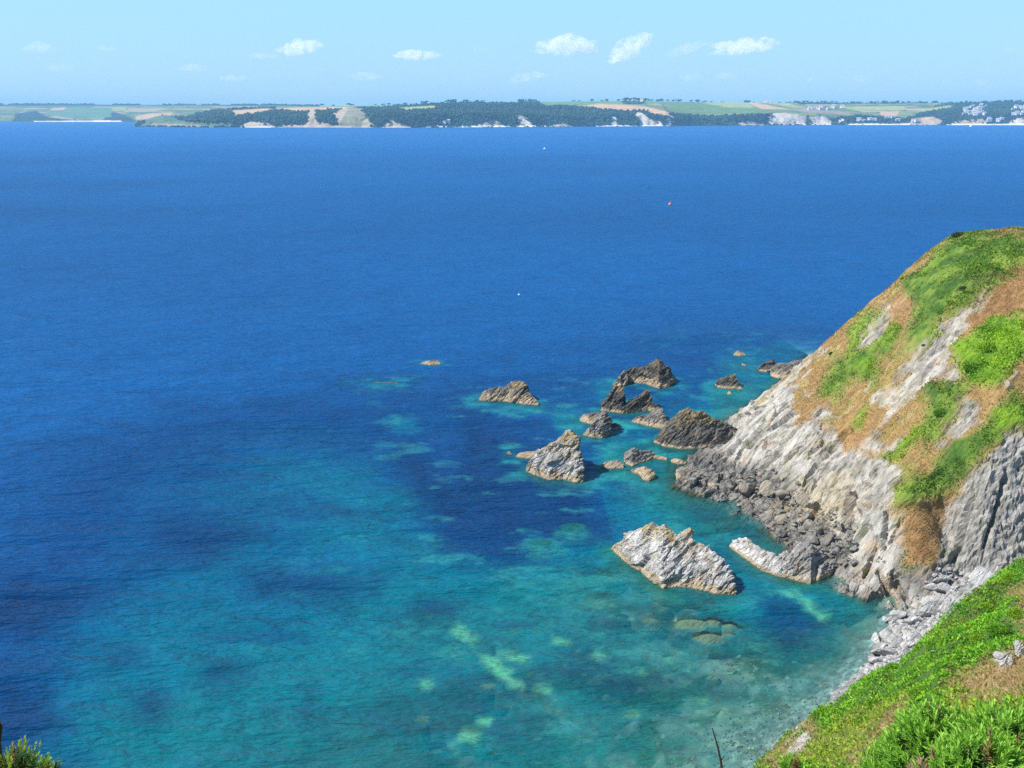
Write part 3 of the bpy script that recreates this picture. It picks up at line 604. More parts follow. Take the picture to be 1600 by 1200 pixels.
def scatter_boulders(n, poly, meshes, smin, smax, label, group, hf, sink=.25, pw=2.5, minz=-1.5, guard=None, flat=1.0, **kw):
    poly = np.array(poly, float); lo = poly.min(0); hi = poly.max(0); k = 0; tries = 0; done = []
    while k < n and tries < n * 60:
        tries += 1
        u, v = random.uniform(lo[0], hi[0]), random.uniform(lo[1], hi[1])
        if inpoly(np.array([u]), np.array([v]), poly, .1)[0] < .5: continue
        z = 0.0
        for _ in range(12): p = at_z(u, v, z); z = z * .5 + .5 * float(hf(p[0], p[1]))
        if z < minz: continue
        r = (smin + (smax - smin) * random.random() ** pw) * p[1] / F * .5
        if any((p[0] - a) ** 2 + (p[1] - b) ** 2 < (.62 * (r + c)) ** 2 for a, b, c in done): continue
        done.append((p[0], p[1], r))
        put_boulder(random.choice(meshes), p[0], p[1], z + r * (.35 - sink), r, label, group, flat=flat, **kw); k += 1
def hmax(x, y): return np.maximum(HH(x, y), HS(x, y))
scatter_boulders(150, [(1070, 742), (1120, 745), (1180, 742), (1240, 780), (1270, 810), (1330, 830), (1335, 880), (1290, 888), (1225, 845), (1160, 802), (1110, 776)], B_DARK, 13, 40,
                 'dark angular boulder in the wet rubble along the headland foot', 'dark boulders heaped along the headland foot', HH)
scatter_boulders(22, [(1150, 735), (1240, 745), (1300, 830), (1230, 830), (1150, 770)], B_TAN, 16, 44, 'tan slabby boulder lying among the dark shore rubble', 'tan boulders among the dark shore rubble', HH)
scatter_boulders(12, [(1130, 660), (1200, 610), (1225, 600), (1215, 625), (1165, 665), (1140, 685)], B_DARK, 8, 30, 'dark flat rock on the back shore of the headland', 'flat rocks along the back shore', HH)
scatter_boulders(90, [(1372, 990), (1385, 968), (1440, 950), (1450, 905), (1500, 900), (1560, 890), (1540, 940), (1470, 1000), (1420, 1040), (1375, 1060), (1340, 1060)], B_PALE, 12, 44,
                 'rounded grey beach boulder between the cliff and the green slope', 'pale boulders on the cove beach', hmax, pw=2.8)
bx_ = [(1405, 1001, 46, 'large smooth grey boulder in the middle of the cove beach'), (1382, 1019, 42, 'grey rounded boulder nearest the water on the beach'), (1367, 1033, 24, 'small white-grey boulder at the lower end of the beach'),
       (1427, 995, 40, 'broad grey boulder tucked against the green slope'), (1453, 917, 22, 'white rounded boulder highest on the beach near the cliff'), (1472, 921, 36, 'flat grey slab boulder behind the white one'),
       (1463, 938, 44, 'long tilted grey slab boulder in the beach jam'), (1490, 947, 60, 'whitest broad slab boulder beside the green slope'), (1450, 958, 42, 'dark grey flat boulder at the cliff corner'), (1390, 969, 20, 'small tan boulder at the top of the waterline'),
       (1540, 903, 56, 'big white boulder above the beach behind the green slope'), (1427, 971, 30, 'mid grey oval boulder left of the cliff corner')]
for u, v, px, lab in bx_:
    z = 0.
    for _ in range(12): p = at_z(u, v, z); z = z * .5 + .5 * (float(hmax(p[0], p[1])) + .25)
    r = px * p[1] / F * .5
    put_boulder(random.choice(B_PALE), p[0], p[1], z, r, lab, None, flat=.95, rz=random.uniform(-.4, .4), tilt=.2)
# submerged
SUBR = []
def sub_rock(u, v, w, h, top, label, me, name='submerged_rock', group=None):
    p = at_z(u, v, 0 if top is None else top)
    a = w * p[1] / F * .5; b = h * (p[1] ** 2) / (F * CH) * .55; floor = float(HS(p[0], p[1])); zt = max(q.co.z for q in me.vertices)
    o = bpy.data.objects.new(name, me); C.objects.link(o)
    if top is None:      # lies on the bottom
        H_ = min(a, b) * .8; top = min(floor + H_ * .8, -.12); SUBR.append((p[0], p[1], a, b, None))
    else:
        H_ = max(.5, -floor * 1.1); SUBR.append((p[0], p[1], a * 1.22, b * 1.22, top))
    kk_ = 1.12 if group else 1.3; o.scale = (a * kk_, b * kk_, H_ / zt); o.location = (p[0], p[1], top - H_); o.rotation_euler = (0, 0, random.uniform(-.2, .2))
    return tag(o, label, 'rock', group)
subs = [(1078, 974, 62, 20, -.02, 'largest brown flat rock of the group just awash below the big rock'), (1107, 995, 54, 22, -.02, 'flat tan rock lowest in the awash group'), (1115, 972, 34, 16, -.1, 'rounded underwater rock at the upper right of the awash group'),
        (1140, 977, 30, 12, -.12, 'small oval underwater rock right of the awash group'), (1138, 991, 24, 9, -.15, 'smallest oval underwater rock at the lower right of the awash group'), (1080, 954, 38, 10, -.5, 'greenish sunken slab above the awash group'),
        (1015, 971, 40, 18, -.45, 'greenish sunken boulder left of the awash group'), (965, 965, 42, 9, -.7, 'long sunken slab left of the sunken boulder'), (1033, 950, 34, 11, -.6, 'sunken oval stone nearest under the big rock'), (938, 941, 56, 16, -.9, 'broad dim sunken rock in teal water left of the big rock'),
        (950, 902, 50, 14, -.9, 'sunken rock under the left end of the big rock'), (1115, 1058, 22, 9, -.2, 'lone dark underwater rock in the pale shallows'), (762, 1075, 22, 8, -.3, 'small brown underwater rock left of the pale ledge'),
        (845, 856, 46, 12, -.9, 'dim sunken slab in dark water left of the big rock'), (893, 833, 40, 12, -1.0, 'dim sunken rock in the dark channel'), (660, 1132, 24, 12, -.6, 'brown sunken rock near the bottom of the cove'), (737, 1148, 40, 18, -.6, 'brown and white sunken rock in the bottom shallows'),
        (1160, 985, 20, 8, -.4, 'small sunken stone beside the weed bed'), (1060, 985, 30, 10, -.5, 'sunken stone touching the left of the awash group')]
for i, (u, v, w_, h_, tp, lab) in enumerate(subs): sub_rock(u, v, w_, h_, tp, lab, B_SUB[i % 6])
for i in range(120):
    u, v = random.uniform(640, 1300), random.uniform(960, 1198)
    if u > 1500 - (v - 900) * 1.0: continue
    sub_rock(u, v, random.uniform(7, 18), random.uniform(4, 8), None, 'pale underwater stone scattered on the bottom of the cove', random.choice(B_SUBP + B_SUB), group='stones under the shallow water')
# fine beach stones
def merged(tmplV, tmplF, pos, scl, rot, cols, name, mat, **kw):
    n = len(pos); k = len(tmplV); c, s = np.cos(rot), np.sin(rot)
    W = tmplV[None] * scl[:, None, :]
    X = W[..., 0] * c[:, None] - W[..., 1] * s[:, None]; Y = W[..., 0] * s[:, None] + W[..., 1] * c[:, None]
    W = np.stack([X, Y, W[..., 2]], -1) + pos[:, None]
    Fa = (tmplF[None] + (np.arange(n) * k)[:, None, None]).reshape(-1, tmplF.shape[1])
    return mesh(name, W.reshape(-1, 3), Fa, mat, np.repeat(cols, k, 0), **kw)
bv, bf = boulder_shape(900, 1); n = 9000
us = rng.uniform(1040, 1560, n); vs = rng.uniform(890, 1230, n); pp = at_z(us, vs); zz = hmax(pp[:, 0], pp[:, 1]); ok = (zz > -1.1) & (zz < 4); pp = pp[ok]; pp[:, 2] = zz[ok]; n = len(pp)
sz = (.07 + .22 * rng.random(n) ** 3)[:, None] * np.array([1, .8, .6]); g_ = (.16 + .42 * rng.random(n) ** 1.6)[:, None] * np.array([1, .98, .93])
tag(merged(bv, bf, pp, sz, rng.uniform(0, 6, n), g_, 'beach_pebbles', M_STACK), 'grey and white pebbles strewn over the cove beach and shallows', 'pebbles', kind='stuff')

# ------------------------------------------------------------------ sea
wx = np.concatenate([-np.geomspace(9500, 232, 40), axis([(-230, -110, 2.2), (-110, 70, .4), (70, 110, 2.2)]), np.geomspace(115, 9500, 40)])
wy = np.concatenate([[-400, -150, 0, 30, 50], axis([(58, 190, .4), (190, 330, 1.4)]), np.geomspace(335, 9800, 70)])
WX, WY = np.meshgrid(wx, wy)
dep = -HS(WX, WY); dep0 = np.maximum(DEP0(WX, WY), dep * .5)
inside = (WX > -230) & (WX < 90) & (WY > 58) & (WY < 330)
edge = sstep(0, 60, WX + 230) * (1 - sstep(270, 328, WY))
deep0 = 12.0 + 2 * fbm(p3(WX, WY), 120, 3, 200)
w = np.where(inside, edge, 0.0)
depth = dep * w + deep0 * (1 - w)
depth = np.where((WX >= 90), 12, depth)
depth = np.clip(depth, 0.02, 20)
hd = HH(WX, WY); inh = (WX > 14.5) & (WX < 190) & (WY > 101.5) & (WY < 275)
depth = np.where(inh, np.minimum(depth, np.clip(-hd, .02, 20)), depth)
wp = p3(WX, WY)
for (a_, b_, ra, rb, tp) in SUBR:
    jx = slice(*np.searchsorted(wx, [a_ - ra * 2, a_ + ra * 2])); jy = slice(*np.searchsorted(wy, [b_ - rb * 2, b_ + rb * 2]))
    q_ = np.hypot((WX[jy, jx] - a_) / ra, (WY[jy, jx] - b_) / rb); k_ = 1 - sstep(.72, .98, q_ * (1 + .15 * fbm(wp[jy, jx], 1.2, 2, 77)))
    depth[jy, jx] = depth[jy, jx] * (1 - k_) + (depth[jy, jx] * .42 if tp is None else np.minimum(depth[jy, jx], -tp * 1.6 + .12)) * k_
wpale = PALEF(WX, WY) * inside; wweed = WEEDF(WX, WY) * inside; wsh = SHOALF(WX, WY) * inside
stops = [(0, (80, 150, 140)), (1.0, (40, 142, 138)), (2.0, (16, 130, 132)), (3.2, (4, 124, 132)), (4.4, (2, 119, 138)), (5.6, (0, 107, 138)), (7.0, (2, 84, 134)), (9, (4, 70, 126)), (12, (12, 92, 155)), (20, (14, 104, 170))]
xs_ = [s[0] for s in stops]; cs_ = np.array([srgb(*s[1]) for s in stops])
dd = depth + .5 * fbm(wp, 14, 4, 210) * np.minimum(depth / 4, 1)
wc = np.stack([np.interp(dd, xs_, cs_[:, k]) for k in range(3)], -1)
wc = mixc(wc, srgb(4, 52, 100), wweed * .75 * sstep(1.5, 4, depth))
wc = mixc(wc, srgb(30, 125, 150), wsh * .5 * sstep(-.35, .25, fbm(wp * [1, 1, 1], 3.0, 4, 231)))
wc = wc * (1 + .16 * fbm(wp * [.5, 1, 1], 5, 4, 232) * inside + .13 * fbm(wp, 1.6, 3, 233) * inside * (1 - sstep(3, 8, depth)))[..., None]
stn_ = fbm(np.stack([WX * .55, WY * .9, WX * 0], -1), 3.2, 5, 251, .6); stn2 = fbm(np.stack([WX * .6, WY, WX * 0], -1), 8, 4, 252)
nearm = inside * sstep(.8, 2.5, depth) * (1 - sstep(8, 10.5, depth)) * sstep(-38, 0, WX + .15 * (WY - 100))
wc = mixc(wc, srgb(2, 62, 112), nearm * sstep(.05, .4, stn_ + .5 * stn2) * .38)
wc = mixc(wc, srgb(58, 165, 160), nearm * sstep(.2, .5, -stn_ - .2 * stn2) * .42)
wc = mixc(wc, srgb(4, 78, 78), nearm * (1 - sstep(3, 5, depth)) * sstep(.15, .35, stn2 + .4 * stn_) * .4)
bl_ = inside * sstep(3.0, 4.5, depth) * (1 - sstep(7.5, 9, depth)); wc = mixc(wc, srgb(4, 66, 116), bl_ * sstep(.2, .45, fbm(wp * [.6, 1, 1], 9, 5, 260, .55)) * .45)
wc = mixc(wc, srgb(105, 212, 165), wpale * (.8 + .3 * fbm(wp, .9, 3, 241)))
for Bq, hq in FRINGE:
    jx = slice(*np.searchsorted(wx, [Bq[:, 0].min() - 4, Bq[:, 0].max() + 4])); jy = slice(*np.searchsorted(wy, [Bq[:, 1].min() - 6, Bq[:, 1].max() + 6]))
    dq = np.full(WX[jy, jx].shape, 99.)
    for b_ in Bq: dq = np.minimum(dq, np.hypot(WX[jy, jx] - b_[0], (WY[jy, jx] - b_[1]) * .62))
    sz_ = min(1.5, .7 + hq * .15); wq = np.exp(-(dq / sz_) ** 2) * .6; wc[jy, jx] = mixc(wc[jy, jx], srgb(34, 112, 96), np.clip(wq * (1 + .8 * fbm(wp[jy, jx], 1.5, 3, 270)), 0, .85))
    w2 = np.exp(-((dq - 2.0) / 1.4) ** 2) * np.clip(fbm(wp[jy, jx] * [.6, 1, 1], 3, 3, 271) * 2, 0, .55); wc[jy, jx] = mixc(wc[jy, jx], srgb(40, 160, 160), w2)
wc = mixc(wc, srgb(52, 162, 150), DIMF(WX, WY) * inside * .62)
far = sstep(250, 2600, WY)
wc = mixc(wc, srgb(16, 108, 178), far)  # water lightened with distance: sky reflection and haze put into its colour
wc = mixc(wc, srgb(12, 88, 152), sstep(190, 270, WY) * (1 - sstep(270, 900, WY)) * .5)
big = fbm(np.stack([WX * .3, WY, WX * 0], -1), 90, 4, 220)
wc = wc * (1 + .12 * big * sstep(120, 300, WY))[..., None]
WCOL_GAIN = 0.86
WG = np.stack([WX, WY, WX * 0], -1)
Fw = gridfaces(len(wx), len(wy))
m, nt, N, L = newmat('sea_water'); M_SEA = m
out = N.new('ShaderNodeOutputMaterial')
ac = N.new('ShaderNodeAttribute'); ac.attribute_name = 'col'; ad = N.new('ShaderNodeAttribute'); ad.attribute_name = 'depth'
def math_(op, a, b=None):
    n = N.new('ShaderNodeMath'); n.operation = op
    for i, x in enumerate((a, b)):
        if x is None: continue
        if isinstance(x, (int, float)): n.inputs[i].default_value = x
        else: L.new(x, n.inputs[i])
    return n.outputs[0]
geo = N.new('ShaderNodeNewGeometry')
mp = N.new('ShaderNodeMapping'); mp.inputs['Scale'].default_value = (.34, 1.0, 1); mp.inputs['Rotation'].default_value = (0, 0, R(8)); L.new(geo.outputs['Position'], mp.inputs['Vector'])
nz = []
for s, d in ((1.7, 3), (.45, 3), (.13, 3), (.04, 2)):
    n = N.new('ShaderNodeTexNoise'); n.inputs['Scale'].default_value = s; n.inputs['Detail'].default_value = d; n.inputs['Roughness'].default_value = .6; L.new(mp.outputs[0], n.inputs['Vector']); nz.append(n.outputs['Fac'])
hgt = math_('ADD', math_('ADD', math_('MULTIPLY', nz[0], .5), math_('MULTIPLY', nz[1], 1.0)), math_('ADD', math_('MULTIPLY', nz[2], 2.6), math_('MULTIPLY', nz[3], 4.0)))
bp = N.new('ShaderNodeBump'); bp.inputs['Strength'].default_value = 1.0; bp.inputs['Distance'].default_value = 1.5; L.new(hgt, bp.inputs['Height'])
alpha = math_('SUBTRACT', 1.0, math_('EXPONENT', math_('MULTIPLY', ad.outputs['Fac'], -1 / 2.3)))
dif = N.new('ShaderNodeBsdfDiffuse'); L.new(ac.outputs['Color'], dif.inputs['Color']); L.new(bp.outputs[0], dif.inputs['Normal'])
tr = N.new('ShaderNodeBsdfTransparent'); tr.inputs['Color'].default_value = (.72, .95, .93, 1)
m1 = N.new('ShaderNodeMixShader'); L.new(alpha, m1.inputs[0]); L.new(tr.outputs[0], m1.inputs[1]); L.new(dif.outputs[0], m1.inputs[2])
gl = N.new('ShaderNodeBsdfGlossy'); gl.inputs['Roughness'].default_value = .3; bp2 = N.new('ShaderNodeBump'); bp2.inputs['Strength'].default_value = .3; L.new(hgt, bp2.inputs['Height']); L.new(bp2.outputs[0], gl.inputs['Normal'])
fr = N.new('ShaderNodeFresnel'); fr.inputs['IOR'].default_value = 1.33; L.new(bp.outputs[0], fr.inputs['Normal'])
ff = math_('MINIMUM', math_('MULTIPLY', fr.outputs[0], .5), .2)
m2 = N.new('ShaderNodeMixShader'); L.new(ff, m2.inputs[0]); L.new(m1.outputs[0], m2.inputs[1]); L.new(gl.outputs[0], m2.inputs[2])
L.new(m2.outputs[0], out.inputs['Surface'])
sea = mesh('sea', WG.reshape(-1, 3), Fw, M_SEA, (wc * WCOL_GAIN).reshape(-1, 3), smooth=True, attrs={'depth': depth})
tag(sea, kind='structure')

RUB = [(1070, 742), (1120, 745), (1180, 742), (1240, 780), (1270, 810), (1330, 830), (1335, 880), (1290, 888), (1225, 845), (1160, 802), (1110, 776)]
CVB = [(1375, 985), (1385, 968), (1440, 950), (1450, 905), (1560, 890), (1540, 940), (1470, 1000), (1420, 1040), (1345, 1060)]
n = 14000; us = rng.uniform(1060, 1560, n); vs = rng.uniform(735, 1065, n); ra = inpoly(us, vs, RUB, .1) > .5; rb_ = inpoly(us, vs, CVB, .1) > .5; pp = at_z(us, vs, 1.0); pp[:, 2] = hmax(pp[:, 0], pp[:, 1])
ok = (ra | rb_) & (pp[:, 2] > -.5) & (pp[:, 2] < 4); pp, ra = pp[ok], ra[ok]; n = len(pp); bv, bf = boulder_shape(905, 2)
sz = (.16 + .38 * rng.random(n) ** 2.5)[:, None] * np.stack([np.ones(n), rng.uniform(.5, 1, n), rng.uniform(.35, .8, n)], -1)
g_ = np.where(ra[:, None], np.array([.25, .24, .215]), np.array([.52, .51, .49])) * rng.uniform(.55, 1.3, (n, 1))
pk = rng.random(n) < .55; tag(merged(bv, bf, pp[pk], sz[pk], rng.uniform(0, 6, pk.sum()), g_[pk], 'rubble', M_STACK), 'broken rubble filling the gaps between the shore boulders', 'rubble', kind='stuff')

# ------------------------------------------------------------------ near hillside
SIL = [(1700, 800, 68), (1600, 878, 62), (1540, 932, 58), (1480, 987, 56), (1400, 1036, 54), (1320, 1086, 52), (1272, 1122, 50), (1243, 1158, 48), (1205, 1192, 46), (1170, 1240, 43)]
hc = []
for u, v, y in SIL:
    u += 18 if u < 1500 else 10; v += 9
    p = at_y(u, v, y); hc.append(tuple(p)); hc.append((p[0] - 2.5, p[1] + 2.2, p[2] - 4.0)); hc.append((p[0] - 7, p[1] + 6, max(p[2] - 22, 1))); hc.append((p[0] - 14, p[1] + 12, 0))
for u, v, y in [(1600, 950, 50), (1600, 1010, 44), (1540, 1000, 48), (1500, 1080, 40), (1450, 1060, 45), (1400, 1150, 37), (1330, 1150, 43), (1300, 1190, 41), (1600, 1080, 34), (1500, 1190, 28), (1600, 1190, 24), (1400, 1210, 31), (1700, 900, 56), (1700, 1000, 44), (1700, 1100, 30), (1250, 1190, 43.5)]:
    hc.append(tuple(at_y(u, v, y)))
hc += [(0, 0, 58.3), (-6, 0, 58), (6, 0, 57.8), (0, -8, 60), (-8, -8, 60), (10, -8, 60), (0, 3, 56.2), (-3, 3.2, 56), (4, 4, 55.6), (0, 8, 48), (5, 8, 52), (-8, 10, 44), (8, 12, 49.5), (0, 25, 26), (-10, 30, 14), (-12, 45, 0), (0, 45, 6), (-15, 20, 30), (-20, 0, 52), (20, 5, 57), (30, 0, 60), (45, 10, 58), (60, 30, 50), (60, 60, 42), (4, 16, 41), (12, 18, 45)]
fN = rbf(hc)
nx = axis([(-26, 6, .5), (6, 46, .2), (46, 64, .6)]); ny = axis([(-10, 18, .4), (18, 66, .2), (66, 80, .6)])
NX, NY = np.meshgrid(nx, ny); NZ = fN(NX, NY)
NG = np.stack([NX, NY, NZ], -1); NU, NV = proj(NG)
NUw = NU + fbm(NG, 2, 4, 301) * 26 + fbm(NG, .6, 2, 303) * 10; NVw = NV + fbm(NG, 2, 4, 302) * 18 + fbm(NG, .6, 2, 304) * 8
def nz_(lst, soft=10): return zmask(lst, soft, NUw, NVw)
NBROWN = [[(1475, 1075), (1530, 1045), (1570, 1025), (1620, 1000), (1620, 1090), (1560, 1090), (1500, 1095)], [(1400, 1110), (1425, 1095), (1400, 1140), (1370, 1165), (1340, 1200), (1320, 1210), (1340, 1170)], [(1585, 930), (1620, 925), (1620, 985), (1590, 990)], [(1220, 1180), (1245, 1150), (1262, 1120), (1275, 1140), (1262, 1175), (1240, 1215), (1200, 1215)]]
NPALE = [[(1235, 1180), (1246, 1148), (1262, 1148), (1262, 1172), (1248, 1184)], [(1552, 1032), (1572, 1022), (1580, 1030), (1560, 1042)]]
NYEL = [[(1260, 1165), (1310, 1130), (1400, 1090), (1410, 1110), (1360, 1150), (1320, 1210), (1250, 1210)], [(1470, 1100), (1520, 1080), (1600, 1090), (1600, 1130), (1480, 1130)]]
NB = nz_(NBROWN); NP = nz_(NPALE, 4); NYm = nz_(NYEL)
mnd = np.clip(fbm(NG, 2.2, 3, 310) + .15, -.3, 1) * 1.1 + ridged(NG, 1.3, 3, 311) * .45
shrubm = np.clip(1 - NB - NP - .35 * NYm, 0, 1) * sstep(9, 13, NZ) * sstep(14, 22, NY)
NZ2 = NZ + shrubm * (mnd * .8) + fbm(NG, .5, 3, 312) * .08 + NP * .5
a1 = fbm(NG, 1.2, 4, 313)
nc = mixc(np.array([.07, .18, .02]), np.array([.12, .18, .04]), sstep(-.3, .3, a1))
nc = mixc(nc, mixc(np.array([.42, .28, .12]), np.array([.32, .24, .09]), sstep(-.3, .3, a1)), NB)
nc = mixc(nc, np.array([.24, .26, .05]), NYm * .7); nc = mixc(nc, np.array([.55, .52, .47]), NP)
nc = mixc(nc, np.array([.36, .31, .25]), 1 - sstep(12, 20, NZ + 4 * a1))
hill = mesh('hillside', np.stack([NX, NY, NZ2], -1).reshape(-1, 3), gridfaces(len(nx), len(ny)), M_SOIL, nc.reshape(-1, 3)); tag(hill, kind='structure')
HN = HF(nx, ny, NZ2); SHR = HF(nx, ny, shrubm); YEL = HF(nx, ny, NYm); BRN = HF(nx, ny, NB)

# ------------------------------------------------------------------ leaves
def leaves(name, pos, nrm, size, cols, mat=M_LEAF, aspect=.55, up=.5, **kw):
    n = len(pos); r1 = rng.normal(size=(n, 3)); d = r1 + nrm * up * 2; d /= np.linalg.norm(d, axis=1)[:, None]
    s = np.cross(d, rng.normal(size=(n, 3))); s /= np.linalg.norm(s, axis=1)[:, None]
    L_ = size[:, None]
    V_ = np.stack([pos, pos + d * L_ * .5 + s * L_ * aspect * .5, pos + d * L_, pos + d * L_ * .5 - s * L_ * aspect * .5], 1)
    Fc = np.arange(n * 4).reshape(n, 4)
    return mesh(name, V_.reshape(-1, 3), Fc, mat, np.repeat(cols, 4, 0), **kw)
def hgrad(hf, x, y, e=.3):
    nx_ = -(hf(x + e, y) - hf(x - e, y)) / (2 * e); ny_ = -(hf(x, y + e) - hf(x, y - e)) / (2 * e)
    n = np.stack([nx_, ny_, np.ones_like(nx_)], -1); return n / np.linalg.norm(n, axis=1)[:, None]
def green_mix(n, dark, light, yel=.15, yc=(.33, .36, .03), cl=None):
    t = rng.random(n)[:, None]
    if cl is not None: t = np.clip(t * .45 + .55 * sstep(-.35, .35, cl)[:, None], 0, 1)
    c = np.array(dark) * (1 - t) + np.array(light) * t
    y = rng.random(n) < yel; c[y] = np.array(yc) * rng.uniform(.7, 1.1, (y.sum(), 1)); return c
# near slope cover
n = 360000
x = rng.uniform(8, 46, n); y = rng.uniform(17, 66, n); sm = SHR(x, y); ym = YEL(x, y); z = HN(x, y)
pu, pv = proj(np.stack([x, y, z], -1))
cl = fbm(p3(x, y), 1.5, 4, 320)
ok = (pu > 1180) & (pu < 1900) & (pv > 830) & (pv < 1500) & ((rng.random(n) < sm * (.55 + .9 * cl) + .1 * (1 - sm)))
x, y, z, cl, ym, sm = [q[ok] for q in (x, y, z, cl, ym, sm)]; n = len(x)
pos = np.stack([x, y, z + rng.random(n) ** 1.4 * (.12 + .45 * np.clip(cl + .3, 0, 1)) * (.3 + .7 * sm)], -1)
cols = green_mix(n, (.06, .23, .01), (.29, .60, .03), .05, (.45, .52, .05), fbm(p3(x, y), .9, 3, 322) + .4 * cl)
cy = green_mix(n, (.26, .38, .02), (.44, .56, .05), .3); cols = np.where((rng.random(n) < ym * .8)[:, None], cy, cols)
g2 = fbm(p3(x, y), 3.5, 3, 321); cb = green_mix(n, (.20, .16, .05), (.26, .24, .07), 0); cols = np.where((rng.random(n) < sstep(.2, .45, g2) * .5)[:, None], cb, cols)
cb = green_mix(n, (.36, .25, .10), (.48, .36, .16), 0); cols = np.where((rng.random(n) < BRN(x, y))[:, None], cb, cols)
leaves('slope_scrub', pos, hgrad(HN, x, y), rng.uniform(.10, .22, n), cols)
tag(bpy.data.objects['slope_scrub'], 'dense bright green bramble scrub covering the near slope above the beach', 'scrub', kind='stuff')
# dry grass on the near slope
n = 60000; x = rng.uniform(8, 46, n); y = rng.uniform(17, 66, n); b = np.maximum(BRN(x, y), .25 * YEL(x, y)); ok = rng.random(n) < b; x, y = x[ok], y[ok]; n = len(x)
leaves('dry_grass', np.stack([x, y, HN(x, y) - .02], -1), hgrad(HN, x, y), rng.uniform(.15, .4, n), green_mix(n, (.38, .26, .11), (.55, .43, .22), .08), aspect=.1, up=1.2)
tag(bpy.data.objects['dry_grass'], 'straw-coloured dry grass in the open strips of the near slope', 'grass', kind='stuff')
# bracken on the headland
n = 420000; x = rng.uniform(50, 108, n); y = rng.uniform(106, 206, n); g = MG(x, y); b = MB(x, y); d_ = MD(x, y)
cl = fbm(p3(x, y), 2.5, 4, 330)
ok = rng.random(n) < np.maximum(g * (.55 + .8 * cl), b * (.8 + .7 * cl)); x, y, g, b, cl = [q[ok] for q in (x, y, g, b, cl)]; n = len(x)
hh = (.08 + .5 * np.clip(cl + .3, 0, 1)); pos = np.stack([x, y, HH(x, y) + rng.random(n) * hh * (.6 + .6 * b)], -1)
cols = green_mix(n, (.09, .21, .015), (.24, .38, .04), .05, (.33, .40, .04), fbm(p3(x, y), 2.2, 4, 335)); cB = green_mix(n, (.13, .32, .01), (.40, .62, .03), .05, (.5, .6, .06), fbm(p3(x, y), 1.8, 4, 336))
cols = np.where((rng.random(n) < b)[:, None], cB, cols)
g2 = fbm(p3(x, y), 5, 3, 331); cols = np.where(((rng.random(n) < sstep(.2, .45, g2) * .6) & (b < .5))[:, None], green_mix(n, (.22, .17, .06), (.3, .22, .08), 0), cols)
leaves('bracken', pos, hgrad(HH, x, y), rng.uniform(.2, .42, n), cols)
tag(bpy.data.objects['bracken'], 'bright and mid green bracken growing in bands up the headland slope', 'bracken', kind='stuff')
n = 190000; x = rng.uniform(45, 108, n); y = rng.uniform(106, 210, n); ok = (rng.random(n) < MD(x, y) * .9) & (HH(x, y) > 4); x, y = x[ok], y[ok]; n = len(x)
t_ = sstep(-.1, .45, fbm(p3(x, y), 4, 4, 80))[:, None]
cc = green_mix(n, (.30, .18, .07), (.47, .32, .14), .06, (.2, .26, .04)) * (1 - t_ * .55) + green_mix(n, (.16, .22, .03), (.30, .36, .05), 0) * t_ * .55
leaves('headland_turf', np.stack([x, y, HH(x, y) - .03], -1), hgrad(HH, x, y), rng.uniform(.16, .36, n), cc, aspect=.3, up=.8)
tag(bpy.data.objects['headland_turf'], 'rust and straw coloured turf tufts over the headland slope', 'grass', kind='stuff')

# ------------------------------------------------------------------ shrubs as things
def tube(pts, r0, r1, k=6):
    pts = np.array(pts, float); n = len(pts); V_ = []
    for i, p in enumerate(pts):
        d = pts[min(i + 1, n - 1)] - pts[max(i - 1, 0)]; d /= np.linalg.norm(d) + 1e-9
        a = np.cross(d, [.3, .9, .1]); a /= np.linalg.norm(a); b = np.cross(d, a); r = r0 + (r1 - r0) * i / (n - 1)
        for q in range(k): V_.append(p + r * (math.cos(q * 2 * math.pi / k) * a + math.sin(q * 2 * math.pi / k) * b))
    Fc = [[i * k + q, i * k + (q + 1) % k, (i + 1) * k + (q + 1) % k, (i + 1) * k + q] for i in range(n - 1) for q in range(k)]
    return np.array(V_), np.array(Fc)
def join(parts):
    V_, Fc, o = [], [], 0
    for v, f in parts: V_.append(v); Fc.append(f + o); o += len(v)
    return np.concatenate(V_), np.concatenate(Fc)
def shrub_meshes(seed, n, leaf, dark, light, yel=.1):
    r = np.random.default_rng(seed)
    d = r.normal(size=(n, 3)); d /= np.linalg.norm(d, axis=1)[:, None]; d[:, 2] = np.abs(d[:, 2])
    rad = (.72 + .3 * fbm(d, .45, 3, seed)) * r.uniform(.6, 1.0, n) ** .4
    pos = d * rad[:, None] * [1, 1, .75]
    crown = leaves('crown', pos, d, r.uniform(.7, 1.2, n) * leaf, green_mix(n, dark, light, yel), link=False).data
    st = []
    for i in range(6):
        a = i * 1.05 + r.random(); q = r.uniform(.3, .6)
        st.append(tube([(0, 0, -.15), (math.cos(a) * q * .3, math.sin(a) * q * .3, .2), (math.cos(a) * q, math.sin(a) * q, .5)], .04, .015, 5))
    V_, Fc = join(st); stem = mesh('stem', V_, Fc, M_BARK, link=False).data
    return crown, stem
SH_G = shrub_meshes(1, 2600, .13, (.07, .22, .01), (.19, .46, .025)); SH_D = shrub_meshes(2, 2200, .13, (.035, .075, .02), (.09, .14, .045), .02); SH_B = shrub_meshes(3, 2600, .12, (.16, .36, .01), (.32, .58, .03), .2)
def put_shrub(kind, u, v, px, label, hf, group=None, z0=10, flat=1.0):
    z = z0
    for _ in range(40):
        p = at_z(u, v, z); z = z * .7 + .3 * float(hf(p[0], p[1]))
    r = px * p[1] / F * .5
    e = empty('shrub', (p[0], p[1], z - .1 * r), label, 'shrub', group); e.scale = (r, r, r * flat); e.rotation_euler = (0, 0, random.random() * 6)
    for nm, me in zip(('crown', 'stem'), kind):
        c = bpy.data.objects.new(nm, me); C.objects.link(c); c.parent = e
